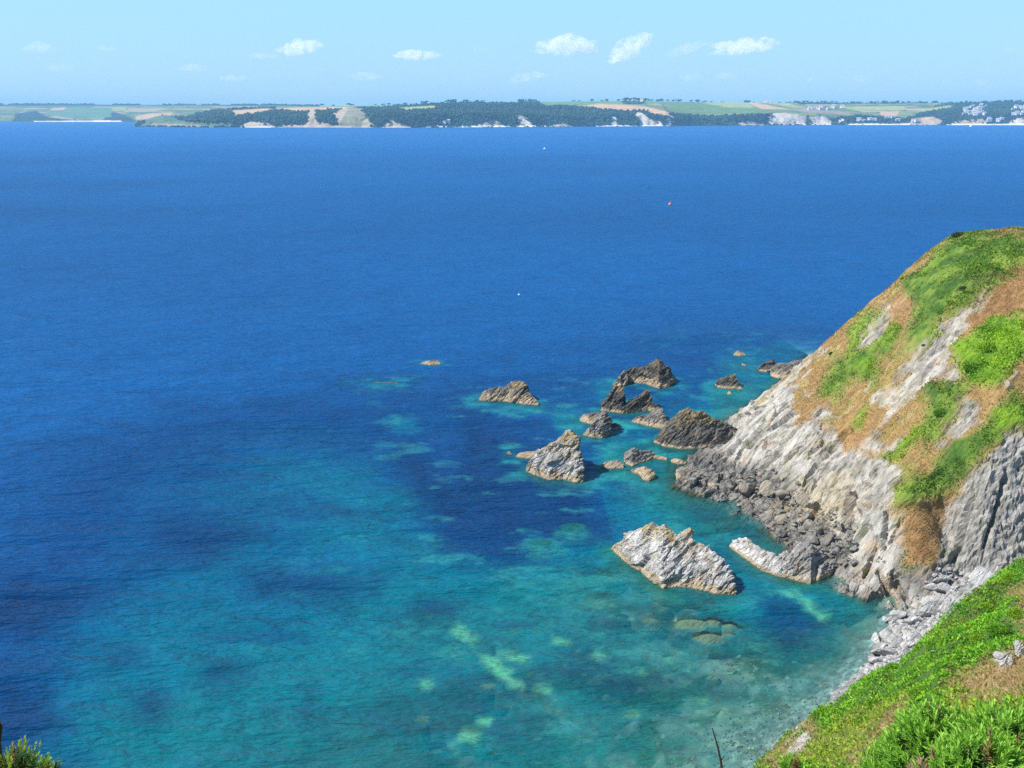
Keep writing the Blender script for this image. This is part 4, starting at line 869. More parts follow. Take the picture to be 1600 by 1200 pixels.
for a in [(SH_D, 1507, 452, 20, 'lone dark round bush in the middle of the green upper band', HH, None, 30), (SH_D, 1498, 371, 34, 'dark bush on the very edge of the headland crest', HH, None, 36), (SH_G, 1412, 436, 14, 'small bright bush on the skyline edge halfway down the crest', HH, None, 27),
          (SH_D, 1445, 540, 14, 'small dark bush at the head of the long pale rock stripe', HH, None, 24), (SH_D, 1300, 553, 14, 'olive bush on the dry turf near the seaward edge', HH, None, 14), (SH_B, 1545, 545, 40, 'bright yellow-green bush in the large fern patch', HH, None, 28),
          (SH_G, 1520, 575, 36, 'darker green bush at the left of the large fern patch', HH, None, 26), (SH_G, 1470, 645, 30, 'green bush right of the pale rock stripe foot', HH, None, 22), (SH_G, 1385, 715, 12, 'tiny green bush above the nose of the cliff', HH, None, 14),
          (SH_G, 1350, 893, 9, 'tiny tuft of green in a crack of the pale cliff', HH, None, 3)]:
    put_shrub(*a)
nbush = [(1330, 1075, 40), (1290, 1110, 34), (1400, 1045, 44), (1465, 1010, 50), (1540, 950, 46), (1440, 1085, 56), (1510, 1020, 52), (1580, 905, 40), (1370, 1100, 44), (1560, 985, 54), (1590, 960, 46), (1350, 1125, 36), (1480, 1045, 44), (1530, 1000, 40)]
for i, (u, v, px) in enumerate(nbush):
    put_shrub((SH_G, SH_B, SH_G)[i % 3], u, v, px, 'rounded green bush swelling out of the near slope scrub', HN, 'bushes in the near slope scrub', 32, .8)
# white stones on the near slope
for u, v, px, lab in [(1565, 1034, 34, 'white weathered stone at the edge of the dry grass on the near slope'), (1592, 1018, 30, 'smaller white stone above it at the right picture edge'), (1457, 1022, 8, 'tiny white stone lying in the near slope scrub')]:
    z = 36
    for _ in range(40): p = at_z(u, v, z); z = z * .7 + .3 * float(HN(p[0], p[1]))
    put_boulder(B_PALE[2], p[0], p[1], z + .15, px * p[1] / F * .5, lab, None, flat=.9, cat='stone', name='stone')

# ------------------------------------------------------------------ foreground spiky shrubs
def spiky(name, label, cx, cy, cz, rx, ry, rz_, nshoot, leaf, base_col, tip_col, group=None, nl=26, stem_r=.012, dead=.05):
    e = empty(name, (cx, cy, cz), label, 'shrub', group)
    d = rng.normal(size=(nshoot, 3)); d /= np.linalg.norm(d, axis=1)[:, None]; d[:, 2] = np.abs(d[:, 2]) * 1.0 - .1
    lump = 1 + .28 * fbm(d * 1.0, .5, 3, int(cx * 100) % 97)
    rad = rng.uniform(.45, 1.0, nshoot) ** .5 * lump
    tip = d * rad[:, None] * [rx, ry, rz_]
    axis_ = d * .6 + np.array([0, 0, .75]) + rng.normal(size=(nshoot, 3)) * .22; axis_ /= np.linalg.norm(axis_, axis=1)[:, None]
    k = nl; T = np.repeat(tip, k, 0); A = np.repeat(axis_, k, 0)
    s = np.tile(np.linspace(0, 1, k), nshoot); n = len(T)
    q = rng.normal(size=(n, 3)); q -= A * (q * A).sum(1)[:, None]; q /= np.linalg.norm(q, axis=1)[:, None]
    open_ = (1.25 - 1.0 * s)[:, None]
    dr = A * (1 - open_ * .55) + q * open_; dr /= np.linalg.norm(dr, axis=1)[:, None]
    org = T - A * ((1 - s) * leaf * 2.6)[:, None]
    w = np.cross(dr, A + .01); w /= np.linalg.norm(w, axis=1)[:, None] + 1e-9
    Ln = (leaf * rng.uniform(.7, 1.15, n) * (1.0 - .35 * s))[:, None]
    W = leaf * .06
    V_ = np.stack([org - w * W * .6, org + w * W * .6, org + dr * Ln * .55 + w * W, org + dr * Ln - np.array([0, 0, 1]) * Ln * .12, org + dr * Ln * .55 - w * W], 1)
    Fc = np.arange(n * 5).reshape(n, 5)
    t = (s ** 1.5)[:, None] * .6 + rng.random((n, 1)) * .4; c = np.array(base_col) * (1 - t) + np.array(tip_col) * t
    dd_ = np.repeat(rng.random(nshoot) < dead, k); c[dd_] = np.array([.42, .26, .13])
    mesh('foliage', V_.reshape(-1, 3), Fc, M_LEAF, np.repeat(c, 5, 0), parent=e)
    st = []
    for i in range(0, nshoot, 3):
        p = tip[i]; st.append(tube([(p[0] * .1, p[1] * .1, -rz_ * .5), p * .55 + [0, 0, -.05], p - axis_[i] * leaf * .5], stem_r, stem_r * .4, 4))
    V_, Fc = join(st); mesh('branches', V_, Fc, M_BARK, parent=e)
    return e
def fg(u, v, Y): return at_y(u, v, Y)
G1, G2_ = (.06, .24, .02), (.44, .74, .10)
for (u, v, Y, rx, ry, rz_, ns, lab) in [
    (1460, 1195, 7.0, .42, .42, .50, 330, 'largest spiky bright green shrub rising in the bottom right foreground'),
    (1575, 1190, 6.6, .40, .40, .42, 300, 'spiky green shrub in the bottom right corner with a brown dead centre'),
    (1530, 1225, 6.0, .36, .30, .34, 220, 'low spiky green shrub between the two tall ones at the bottom edge'),
    (1392, 1232, 7.2, .26, .3, .22, 120, 'low spiky shrub left of the largest foreground one'),
    (1235, 1200, 9.0, .13, .13, .15, 40, 'small spiky tuft at the foot of the slope by the water'),
    (22, 1196, 4.0, .17, .16, .12, 90, 'dark spiky shrub with lit yellow-green tips in the bottom left corner'),
    (72, 1196, 4.2, .07, .07, .07, 22, 'small spiky sprig right of the bottom left shrub'),
]:
    p = fg(u, v - (0 if u < 400 else 34 if u > 1300 else 8), Y); left = u < 200
    spiky('spiky_shrub', lab, p[0], p[1], p[2] - (.02 if left else rz_ * .25), rx, ry, rz_, ns, (.10 if u > 1300 else .08) if not left else .035, G1 if not left else (.02, .05, .006), G2_ if not left else (.60, .78, .10), nl=34)  # left corner shrub: sunlit tips and shaded base painted into the leaf colours
p = fg(1440, 1195, 6.2); spiky('dead_shrub', 'pale dead tan sprig at the bottom edge left of the spiky shrubs', p[0], p[1], p[2] - .04, .1, .1, .1, 22, .06, (.4, .28, .15), (.62, .47, .28), nl=24)
p = fg(1222, 1188, 8.8); p = fg(1243, 1188, 8.6); spiky('dead_shrub', 'brown dead tuft beside the small spiky tuft by the water', p[0], p[1], p[2] - .06, .05, .05, .1, 8, .06, (.35, .2, .08), (.5, .3, .12), nl=20)
# bare stick
a = fg(1113, 1138, 6.0); b = fg(1121, 1165, 6.0); c_ = fg(1129, 1215, 6.0)
V_, Fc = join([tube([c_ + [.05, 0, -.9], c_, (b + c_) / 2 + [.006, 0, 0], b, a], .013, .004, 6), tube([(b + c_) / 2, (b + c_) / 2 + [.03, 0, .05]], .004, .002, 4)])
o = mesh('bare_twig', V_, Fc, M_BARK); tag(o, 'thin bare dark twig standing up at the bottom edge in front of the shallows', 'twig')
p = fg(-2, 1132, 4.0); V_, Fc = join([tube([p + [-.02, 0, -.4], p + [-.015, 0, -.1], p], .006, .018, 6)])
o = mesh('seed_head', V_, Fc, M_BARK); tag(o, 'dark brown dead flower head at the left edge above the corner shrub', 'flower head')

# ------------------------------------------------------------------ far coast
def coast(name, us, wlv, sky, depth_in, cliff, seed, zones, default):
    """us columns; wlv waterline v; sky: skyline v profile; cliff height (m)"""
    D0 = at_z(us, wlv)[:, 1]
    nr = 120; s = np.linspace(0, 1, nr); d = np.where(s < .25, s / .25 * .05, .05 + .95 * ((s - .25) / .75) ** 1.4)
    skv = np.interp(us, *zip(*sky))
    rows = []
    for k in range(nr):
        Yk = D0 + depth_in * d[k]
        zs = at_y(us, skv, D0 + depth_in)[:, 2]
        # picture height climbs smoothly from waterline to skyline
        ch = np.interp(us, *zip(*cliff))
        f = ch * sstep(0, .04, d[k]) + (1 - ch) * (1 - (1 - d[k]) ** 1.8) * sstep(.0, .2, d[k])
        f = ch * sstep(0, .045, d[k]) + (1 - ch) * (1 - (1 - max(0, d[k] - .02) / .98) ** 1.7)
        vk = wlv + (skv - wlv) * f
        rows.append(at_y(us, vk, Yk))
    G_ = np.array(rows); 
    dz = fbm(G_, 260, 4, seed) * 7 * sstep(.0, .1, d)[:, None] * (1 - sstep(.8, 1, d))[:, None]
    G_[..., 2] += dz; G_[0, :, 2] = -3
    rg = ridged(G_ * [1, 1, .6], 70, 4, seed + 3) ; G_[..., 1] += rg * 16 * (sstep(0, .01, d) * (1 - sstep(.04, .09, d)))[:, None]
    last = G_[-1].copy(); last[:, 1] += 900; last[:, 2] -= 60; G_ = np.concatenate([G_, last[None]])
    U_, V_ = proj(G_); Uj = U_ + fbm(G_, 45, 3, seed + 1) * 3; Vj = V_ + fbm(G_, 45, 3, seed + 2) * .7
    c = np.broadcast_to(np.array(default), G_.shape).copy(); wood = np.zeros(U_.shape)
    hz = fbm(G_, 60, 4, seed + 5)
    # patchwork of small fields
    cell = np.floor(G_[..., 0] / 170 + .4 * np.floor(G_[..., 1] / 150)).astype(np.int64), np.floor(G_[..., 1] / 150).astype(np.int64)
    hsh = _hash(cell[0], cell[1], cell[0] * 0, seed); pal = np.array([(.16, .22, .06), (.22, .26, .09), (.12, .19, .06), (.40, .33, .17), (.19, .24, .08)])
    c = pal[(hsh * 4.99).astype(int)]
    fx = np.abs((G_[..., 0] / 170 + .4 * np.floor(G_[..., 1] / 150)) % 1 - .5); fy = np.abs((G_[..., 1] / 150) % 1 - .5)
    hedge = (fx > .46) | (fy > .45); c[hedge] = (.04, .075, .035)
    for kind, col_, poly in zones:
        mk = inpoly(Uj, Vj, poly, .9)
        cc_ = np.array(col_) * (1 + .25 * hz[..., None])
        c = c * (1 - mk[..., None]) + cc_ * mk[..., None]
        wood = wood * (1 - mk) + (kind == 'w') * mk
    o = mesh(name, G_.reshape(-1, 3), gridfaces(len(us), nr + 1), M_COAST, c.reshape(-1, 3), smooth=True); tag(o, kind='structure')
    return G_, U_, V_, wood, c
ZA = lambda *p: Z(0, 140, 2.909, p); ZB = lambda *p: Z(500, 140, 2.909, p); ZC = lambda *p: Z(1000, 140, 2.6667, p)
WD = (.025, .06, .028); TAN = (.58, .38, .20); GRN = (.15, .27, .08); PGR = (.33, .38, .13); CLF = (.46, .36, .24); WHT = (.80, .77, .70); OLV = (.14, .23, .06); PCL = (.64, .56, .44)
zb = [('w', WD, [(-400, 158), (60, 158), (130, 160), (260, 158), (420, 158), (520, 160), (520, 166), (300, 165), (180, 165), (0, 166), (-400, 166)]),
      ('w', WD, ZA((60, 145), (70, 110), (160, 95), (220, 125), (330, 138), (480, 138), (480, 146), (60, 146))), ('w', WD, ZA((480, 110), (520, 100), (600, 130), (620, 150), (480, 150))),
      ('f', (.13, .24, .10), ZA((200, 108), (240, 95), (370, 80), (500, 85), (505, 125), (340, 135), (240, 118))), ('f', PGR, ZA((505, 80), (570, 78), (575, 95), (520, 98))), ('f', TAN, ZA((612, 136), (620, 122), (680, 108), (780, 104), (785, 118), (700, 135))),
      ('f', (.4, .32, .2), ZA((580, 84), (760, 84), (700, 100), (600, 100))), ('f', TAN, ZA((240, 84), (300, 80), (290, 92), (230, 92))),
      ('b', (.85, .83, .78), ZA((150, 143), (550, 140), (560, 151), (150, 151)))]
coast('far_shore', np.arange(-420, 560, 1.6), 190.3, [(-420, 165), (0, 163.5), (60, 163), (130, 163), (200, 164), (300, 163.5), (420, 164), (480, 166), (560, 167)], 2600, [(-420, .25), (560, .25)], 700, zb, GRN)
zm = [('w', WD, [(205, 200), (225, 188), (255, 176), (275, 178), (300, 176), (330, 168), (660, 158), (720, 150), (820, 155), (870, 162), (920, 168), (1000, 166), (1040, 176), (1100, 181), (1200, 178), (1300, 185), (1340, 180), (1420, 185), (1450, 170), (1500, 155), (2100, 150), (2100, 200)]),
      ('g', (.10, .16, .07), ZA((640, 165), (680, 125), (760, 112), (820, 140), (900, 150), (1060, 150), (1060, 168))), ('f', TAN, ZA((880, 98), (900, 78), (960, 70), (1130, 70), (1130, 80), (1000, 90))), ('f', TAN, ZA((1045, 95), (1200, 85), (1245, 88), (1200, 102), (1070, 118))),
      ('f', TAN, ZA((1240, 84), (1600, 74), (1620, 84), (1330, 98))), ('f', PGR, ZA((1120, 70), (1500, 70), (1400, 80), (1130, 82))), ('f', GRN, [(425, 160), (640, 160), (600, 167), (430, 168)]), ('f', TAN, [(500, 162), (600, 162), (600, 164), (500, 166)]),
      ('f', (.17, .24, .09), ZA((780, 98), (860, 90), (870, 110), (800, 118))), ('f', PGR, ZB((350, 82), (520, 72), (530, 84), (380, 92))),
      ('c', (.25, .24, .14), ZB((80, 175), (90, 100), (130, 80), (190, 85), (250, 175))), ('c', CLF, ZB((60, 110), (110, 82), (130, 90), (80, 150))), ('c', CLF, ZB((190, 175), (195, 140), (215, 135), (240, 175))), ('c', CLF, ZB((270, 176), (290, 145), (340, 140), (430, 176))),
      ('c', CLF, ZB((-20, 178), (-20, 145), (40, 150), (80, 178))), ('c', CLF, ZA((1090, 172), (1120, 145), (1230, 150), (1260, 174))), ('c', CLF, ZA((1390, 175), (1400, 95), (1430, 90), (1450, 175))), ('c', CLF, ZA((1260, 174), (1290, 158), (1600, 165), (1600, 178))),
      ('c', (.3, .24, .17), ZA((680, 168), (700, 152), (900, 160), (980, 170))),
      ('c', CLF, ZB((700, 168), (740, 150), (800, 135), (840, 168))), ('c', PCL, ZB((895, 118), (930, 118), (960, 150), (960, 168), (905, 168))), ('c', PCL, ZB((1322, 122), (1348, 118), (1350, 162), (1325, 162))), ('c', PCL, ZB((1430, 100), (1460, 105), (1500, 135), (1560, 150), (1560, 166), (1470, 166), (1445, 130))),
      ('c', PCL, ZB((1568, 168), (1572, 126), (1590, 126), (1596, 168))), ('c', CLF, ZB((1040, 170), (1060, 155), (1130, 155), (1150, 170))),
      ('f', PGR, [(752, 154), (815, 154), (812, 160), (758, 160)]), ('f', GRN, [(830, 150), (1035, 150), (1100, 158), (1035, 160), (1000, 166), (905, 163), (850, 166)]), ('w', WD, [(965, 150), (1010, 150), (1005, 163), (975, 163)]), ('f', TAN, [(912, 165), (935, 162), (980, 164), (1012, 167), (1040, 174), (1052, 184), (1030, 180), (1005, 172), (975, 173), (940, 170)]),
      ('f', OLV, [(1030, 159), (1199, 160), (1240, 172), (1200, 176), (1150, 178), (1100, 180), (1060, 174)]), ('f', PGR, [(1097, 161), (1130, 159), (1165, 160), (1180, 168), (1140, 168)]), ('f', TAN, [(1165, 160), (1180, 160), (1235, 171), (1190, 170)]), ('f', PGR, [(1190, 159), (1230, 161), (1262, 169), (1235, 168)]),
      ('w', WD, [(1215, 150), (1280, 150), (1480, 152), (1480, 161), (1250, 163)]), ('f', PGR, ZC((830, 75), (900, 70), (1100, 70), (1100, 85), (900, 88))), ('f', TAN, ZC((1000, 92), (1080, 90), (1070, 105), (1000, 108))), ('f', PGR, ZC((1150, 85), (1290, 65), (1310, 72), (1180, 95))), ('f', (.3, .24, .16), ZC((620, 80), (700, 78), (880, 95), (870, 105), (700, 95))),
      ('c', PCL, ZC((530, 148), (545, 102), (600, 96), (690, 112), (690, 148))), ('c', PCL, ZC((702, 148), (705, 115), (760, 110), (800, 130), (800, 148))), ('c', CLF, ZC((1112, 148), (1140, 120), (1220, 112), (1255, 130), (1255, 148))), ('c', CLF, ZC((400, 150), (420, 132), (520, 138), (530, 150))), ('c', PCL, ZC((820, 140), (825, 120), (850, 122), (850, 140))),
      ('c', CLF, ZC((1280, 148), (1330, 128), (1440, 120), (1450, 148))), ('c', PCL, ZC((1540, 146), (1550, 120), (1610, 118), (1610, 146))), ('c', PCL, ZC((0, 152), (0, 105), (40, 120), (90, 150))),
      ('b', WHT, [(662, 196.2), (862, 196.0), (862, 199), (662, 199)]), ('b', WHT, [(930, 195.6), (1040, 195.6), (1040, 199), (930, 199)]), ('b', WHT, [(1320, 193.4), (1422, 193), (1422, 199), (1320, 199)]), ('b', WHT, [(1480, 193.6), (2100, 193), (2100, 199), (1480, 199)]), ('b', WHT, [(380, 198), (425, 198), (425, 201), (380, 201)])]
uu_ = np.arange(206, 2050, 1.3)
wlm = np.interp(uu_, [206, 300, 640, 900, 1100, 1300, 1600, 2050], [197.5, 199, 199.5, 197.8, 196.5, 195.2, 195.5, 195.5])
sky_m = [(206, 197), (222, 190), (235, 185), (255, 180), (275, 182), (292, 182), (310, 176), (330, 172), (360, 169), (400, 168), (450, 167), (520, 165.5), (560, 165), (640, 164), (660, 162), (720, 159.5), (760, 159.5), (812, 159), (860, 159), (947, 158), (981, 157.5), (1015, 158), (1112, 160), (1225, 161), (1277, 160), (1337, 161), (1450, 161), (1499, 160), (1525, 160), (1600, 159), (1800, 158), (2050, 160)]
cg, cu, cv, cw, cc0 = coast('far_coast', uu_, wlm, sky_m, 1700, [(206, .6), (290, .5), (400, .45), (600, .62), (900, .4), (1040, .5), (1100, .3), (1200, .5), (1300, .4), (1400, .3), (1600, .45), (2050, .4)], 720, zm, GRN)
VILL = [(1259, 1287, 168, 173, 11, 'whitewashed house in the hillside village left of the far wood', 'houses of the upper village'), (1289, 1320, 167, 172, 10, 'whitewashed house in the hillside village left of the far wood', 'houses of the upper village'),
            (1354, 1371, 187.5, 191, 5, 'pale house on the low ground behind the far beach', 'houses behind the far beach'), (1384, 1397, 184, 189, 5, 'pale house on the low ground behind the far beach', 'houses behind the far beach'), (1336, 1350, 188, 191, 3, 'pale house on the low ground behind the far beach', 'houses behind the far beach'), (1400, 1440, 189, 192, 4, 'pale house on the low ground behind the far beach', 'houses behind the far beach'),
            (1499, 1541, 165, 181, 30, 'white house in the steep village among trees on the far right hill', 'houses of the steep village'), (1582, 1606, 167, 181, 16, 'white house stepped up the hill at the right end of the far coast', 'houses at the right end of the coast'),
            (1545, 1580, 186, 191, 5, 'white house low above the right-hand far beach', 'houses above the right beach'), (1124, 1132, 159.5, 160.5, 2, 'pale farm building on the skyline field', 'farm buildings on the skyline'), (1194, 1207, 160, 161.5, 3, 'pale farm building on the skyline field', 'farm buildings on the skyline'), (692, 700, 191, 194, 2, 'white cottage under the dark wood at the shore', 'cottages under the wood'), (980, 1005, 158, 159, 3, 'pale farmhouse among the tallest skyline trees', 'farmhouses among skyline trees')]
# woods
def crowns(name, pos, r, label, cols):
    V0, F0 = ICO[1]; V0 = V0 * (1 + .25 * rng.normal(size=(len(V0), 1)) * .5)
    sc3 = r[:, None] * np.stack([rng.uniform(.8, 1.2, len(r)), rng.uniform(.8, 1.2, len(r)), rng.uniform(.7, 1.1, len(r))], -1)
    o = merged(V0, F0, pos, sc3, rng.uniform(0, 6, len(r)), cols, name, M_FARLEAF); tag(o, label, 'wood', kind='stuff')
idx = np.argwhere((cw[:-1] > .5)); prj = np.abs(np.gradient(cv[:-1], axis=0)) + .03
wgt = prj[idx[:, 0], idx[:, 1]] * 1.0; wgt /= wgt.sum(); pick = rng.choice(len(idx), 15000, p=wgt); pt = cg[idx[pick, 0], idx[pick, 1]] + rng.normal(size=(15000, 3)) * [6, 6, 0]; rr = rng.uniform(3.0, 6.0, 15000); pt[:, 2] += rr * .5
qu, qv = proj(pt); ok = np.ones(len(pt), bool)
for a_, b_, c_, d_, *_r in VILL: ok &= ~((qu > a_ - 1) & (qu < b_ + 1) & (qv > c_ - 1) & (qv < d_ + 2) & (rng.random(len(pt)) < .8))
pt, rr = pt[ok], rr[ok]; tv_ = fbm(pt, 90, 3, 744)[:, None]
crowns('coast_woodland', pt, rr, 'dark green woodland hanging over the cliffs of the far coast', np.array([.035, .085, .03]) * (1 + .9 * tv_) * rng.uniform(.8, 1.3, (len(pt), 1)))
# skyline trees: individuals
def tree_mesh(seed):
    r = np.random.default_rng(seed); parts = []; V0, F0 = ICO[1]
    for k in range(7): 
        c = r.normal(size=3) * [2.6, 2.6, 1.4] + [0, 0, 6.5]; parts.append((V0 * r.uniform(1.6, 3.0) * [1, 1, .85] * (1 + .15 * r.normal(size=(len(V0), 1))) + c, F0))
    V_, Fc = join(parts); cols = np.array([.03, .065, .028]) * np.repeat(r.uniform(.7, 1.5, len(parts)), len(V0))[:, None]
    tv, tf = tube([(0, 0, -1), (0, 0, 5)], .5, .3, 6)
    return mesh('crown', V_, Fc, M_FARLEAF, cols, link=False).data, mesh('trunk', tv, tf, M_BARK, link=False).data
TM = [tree_mesh(40 + i) for i in range(4)]
skyu = []
for a, b, k in [(655, 760, 12), (812, 838, 7), (940, 1030, 16), (968, 995, 7), (1000, 1110, 18), (1215, 1260, 10), (1270, 1460, 42), (1495, 1600, 24), (1160, 1180, 4), (480, 640, 16), (860, 940, 4)]:
    skyu += list(rng.uniform(a, b, k))
Gs = cg[-2]
for u in skyu:
    j = int(np.argmin(np.abs(cu[-2] - u))); p = Gs[j]; s_ = random.uniform(.9, 1.7) * (1.35 if (965 < u < 1000 or 812 < u < 838 or 655 < u < 740) else 1)
    e = empty('skyline_tree', (p[0] + random.uniform(-3, 3), p[1] - random.uniform(20, 160), p[2] - 4.0), 'dark tree standing on the skyline of the far coast', 'tree', 'trees along the far skyline'); e.scale = (s_ * 1.35, s_ * 1.35, s_)
    for nm, me in zip(('crown', 'trunk'), random.choice(TM)):
        c = bpy.data.objects.new(nm, me); C.objects.link(c); c.parent = e
n = 700; us = rng.uniform(-20, 500, n); Yb = at_z(us, 190.3)[:, 1] + 2500; ok = fbm(np.stack([us / 40, us * 0, us * 0], -1), 1, 3, 5) > -.15; us, Yb = us[ok], Yb[ok]; n = len(us)
pb_ = at_y(us, np.interp(us, [0, 200, 420, 560], [163.3, 164, 164, 167]), Yb); crowns('far_ridge_trees', pb_, rng.uniform(7, 16, n), 'line of trees along the ridge behind the far beach', np.array([.035, .07, .035]) * rng.uniform(.7, 1.4, (n, 1)))
# houses
M_WALL = mat_plain('white_render', (.82, .80, .76), .8); M_ROOF = mat_plain('slate_roof', (.45, .43, .42), .8)
def box(x0, x1, y0, y1, z0, z1):
    V_ = np.array([(x, y, z) for z in (z0, z1) for y in (y0, y1) for x in (x0, x1)], float)
    return V_, np.array([(0, 2, 3, 1), (4, 5, 7, 6), (0, 1, 5, 4), (2, 6, 7, 3), (0, 4, 6, 2), (1, 3, 7, 5)])
wv, wf = box(-6, 6, -4, 4, -3, 5.4)
WALLM = mesh('wall', wv, wf, M_WALL, link=False).data
rv = np.array([(-6.4, -4.4, 5.2), (6.4, -4.4, 5.2), (6.4, 4.4, 5.2), (-6.4, 4.4, 5.2), (-6.4, 0, 8.2), (6.4, 0, 8.2)]); rfq = np.array([(0, 1, 5, 4), (2, 3, 4, 5), (0, 4, 4, 3), (1, 2, 5, 5), (0, 3, 2, 1)])
rft = [];
for f in rfq:
    f = list(dict.fromkeys(f)); rft.append(f[:3]); 
    if len(f) == 4: rft.append([f[0], f[2], f[3]])
ROOFM = mesh('roof', rv, np.array(rft), M_ROOF, link=False).data
cuf = cu[:-2]; cvf = cv[:-2]
for u0, u1, v0, v1, k, lab, grp in VILL:
    for _ in range(k):
        u, v = random.uniform(u0, u1), random.uniform(v0, v1)
        j = int(np.argmin(np.abs(cu[60] - u))); i = int(np.argmin(np.abs(cv[:-2, j] - v))); p = cg[i, j]
        e = empty('house', tuple(p + [0, 0, 4]), lab, 'house', grp); s_ = random.uniform(.6, 1.0); s_ *= 1.5; e.scale = (s_ * random.uniform(.8, 1.4), s_, s_ * random.uniform(.8, 1.1)); e.rotation_euler = (0, 0, random.uniform(-.6, .6))
        for nm, me in (('wall', WALLM), ('roof', ROOFM)):
            c = bpy.data.objects.new(nm, me); C.objects.link(c); c.parent = e

# ------------------------------------------------------------------ buoys
M_OR = mat_plain('orange_paint', (.85, .22, .05)); M_WB = mat_plain('white_paint', (.8, .8, .76))
def lathe(prof, k=14):
    V_ = []; 
    for r, z in prof:
        for q in range(k): V_.append((r * math.cos(q * 2 * math.pi / k), r * math.sin(q * 2 * math.pi / k), z))
    Fc = [[i * k + q, i * k + (q + 1) % k, (i + 1) * k + (q + 1) % k, (i + 1) * k + q] for i in range(len(prof) - 1) for q in range(k)]
    return np.array(V_), np.array(Fc)
for u, v, s_, mt, lab in [(1047, 320, 1.25, M_OR, 'orange mooring buoy floating alone in the open bay'), (851, 233, 2.0, M_WB, 'pale buoy farthest out in the open bay'), (811, 461, .4, M_WB, 'small white buoy nearest in the open water'), (1517, 198, 6.0, M_WB, 'white buoy off the far right beach')]:
    p = at_z(u, v); e = empty('buoy', (p[0], p[1], 0), lab, 'buoy'); e.scale = (s_,) * 3
    V_, Fc = lathe([(.01, -.5), (.6, -.45), (.95, -.1), (1, .3), (.8, .7), (.4, .95), (.01, 1.0)]); mesh('float', V_, Fc, mt, smooth=True, parent=e)
    V_, Fc = lathe([(.12, .9), (.1, 1.6), (.2, 1.65), (.2, 1.9), (.01, 1.95)], 8); mesh('mast', V_, Fc, mt, parent=e)

# ------------------------------------------------------------------ haze
bv_, bf_ = box(-11000, 11000, -1500, 12500, -25, 175)
m, nt, N, L = newmat('haze_air'); out = N.new('ShaderNodeOutputMaterial'); pv_ = N.new('ShaderNodeVolumePrincipled')
pv_.inputs['Color'].default_value = (.36, .70, 1, 1); pv_.inputs['Density'].default_value = .00008; pv_.inputs['Anisotropy'].default_value = .0
L.new(pv_.outputs[0], out.inputs['Volume'])
hz_ = mesh('haze', bv_, bf_, m); tag(hz_, kind='stuff')

# ------------------------------------------------------------------ clouds
def mat_cloud(name, dens):
    m, nt, N, L = newmat(name); out = N.new('ShaderNodeOutputMaterial'); pv = N.new('ShaderNodeVolumePrincipled')
    pv.inputs['Color'].default_value = (1, 1, 1, 1); pv.inputs['Anisotropy'].default_value = .2
    g = N.new('ShaderNodeNewGeometry'); n = N.new('ShaderNodeTexNoise'); n.inputs['Scale'].default_value = 1 / 110.; n.inputs['Detail'].default_value = 4; n.inputs['Roughness'].default_value = .6
    L.new(g.outputs['Position'], n.inputs['Vector']); mr = N.new('ShaderNodeMapRange'); mr.inputs['From Min'].default_value = .43; mr.inputs['From Max'].default_value = .72
    mr.inputs['To Min'].default_value = 0; mr.inputs['To Max'].default_value = dens; L.new(n.outputs['Fac'], mr.inputs['Value']); L.new(mr.outputs[0], pv.inputs['Density'])
    L.new(pv.outputs[0], out.inputs['Volume']); return m
MC = {k: mat_cloud('cloud_%s' % k, d) for k, d in (('thick', .016), ('thin', .005))}
clouds = [(62, 76, 42, 14, 0, 'thin', 'small faint cloud at the upper left'), (92, 106, 36, 12, 0, 'thin', 'faint low cloud below the upper left one'), (470, 76, 60, 24, 5, 'thick', 'bright round cloud left of centre'), (300, 108, 38, 13, 0, 'thin', 'faint low wisp between the left clouds'),
          (650, 87, 58, 15, 0, 'thick', 'small flat bright cloud near the middle'), (570, 120, 44, 12, 0, 'thin', 'faint low cloud left of the middle'), (888, 75, 82, 30, 0, 'thick', 'wide bright cloud right of the middle'), (985, 77, 62, 32, 22, 'thick', 'tilted bright cloud, brightest in the sky'),
          (1162, 74, 88, 24, 6, 'thick', 'long soft cloud right of the tilted one'), (823, 122, 58, 14, 8, 'thin', 'faint low wisp under the wide cloud'), (1076, 122, 40, 16, 0, 'thin', 'faint low puff under the tilted cloud'), (1138, 120, 36, 11, 0, 'thin', 'faint low puff under the long cloud'),
          (1347, 125, 30, 11, -15, 'thin', 'small low puff over the hillside village'), (1578, 77, 24, 10, 0, 'thin', 'tiny puff at the upper right'), (1535, 130, 30, 10, 0, 'thin', 'faint low puff at the far right'), (1475, 127, 20, 9, 0, 'thin', 'tiny low puff left of the far right one'),
          (1268, 124, 28, 10, -10, 'thin', 'faint low wisp right of centre'), (410, 88, 40, 8, 0, 'thin', 'faint wisp left of the bright round cloud'), (1070, 78, 56, 16, 15, 'thin', 'faint wisp between the tilted and long clouds'), (1425, 127, 18, 9, 0, 'thin', 'smallest low puff over the far village'), (165, 75, 26, 9, 0, 'thin', 'tiny wisp right of the upper left cloud'), (755, 76, 30, 9, 0, 'thin', 'tiny wisp between the flat and the wide cloud'), (700, 124, 30, 9, 0, 'thin', 'tiny low wisp under the flat bright cloud'), (365, 122, 40, 9, 0, 'thin', 'faint low streak right of the low wisp')]
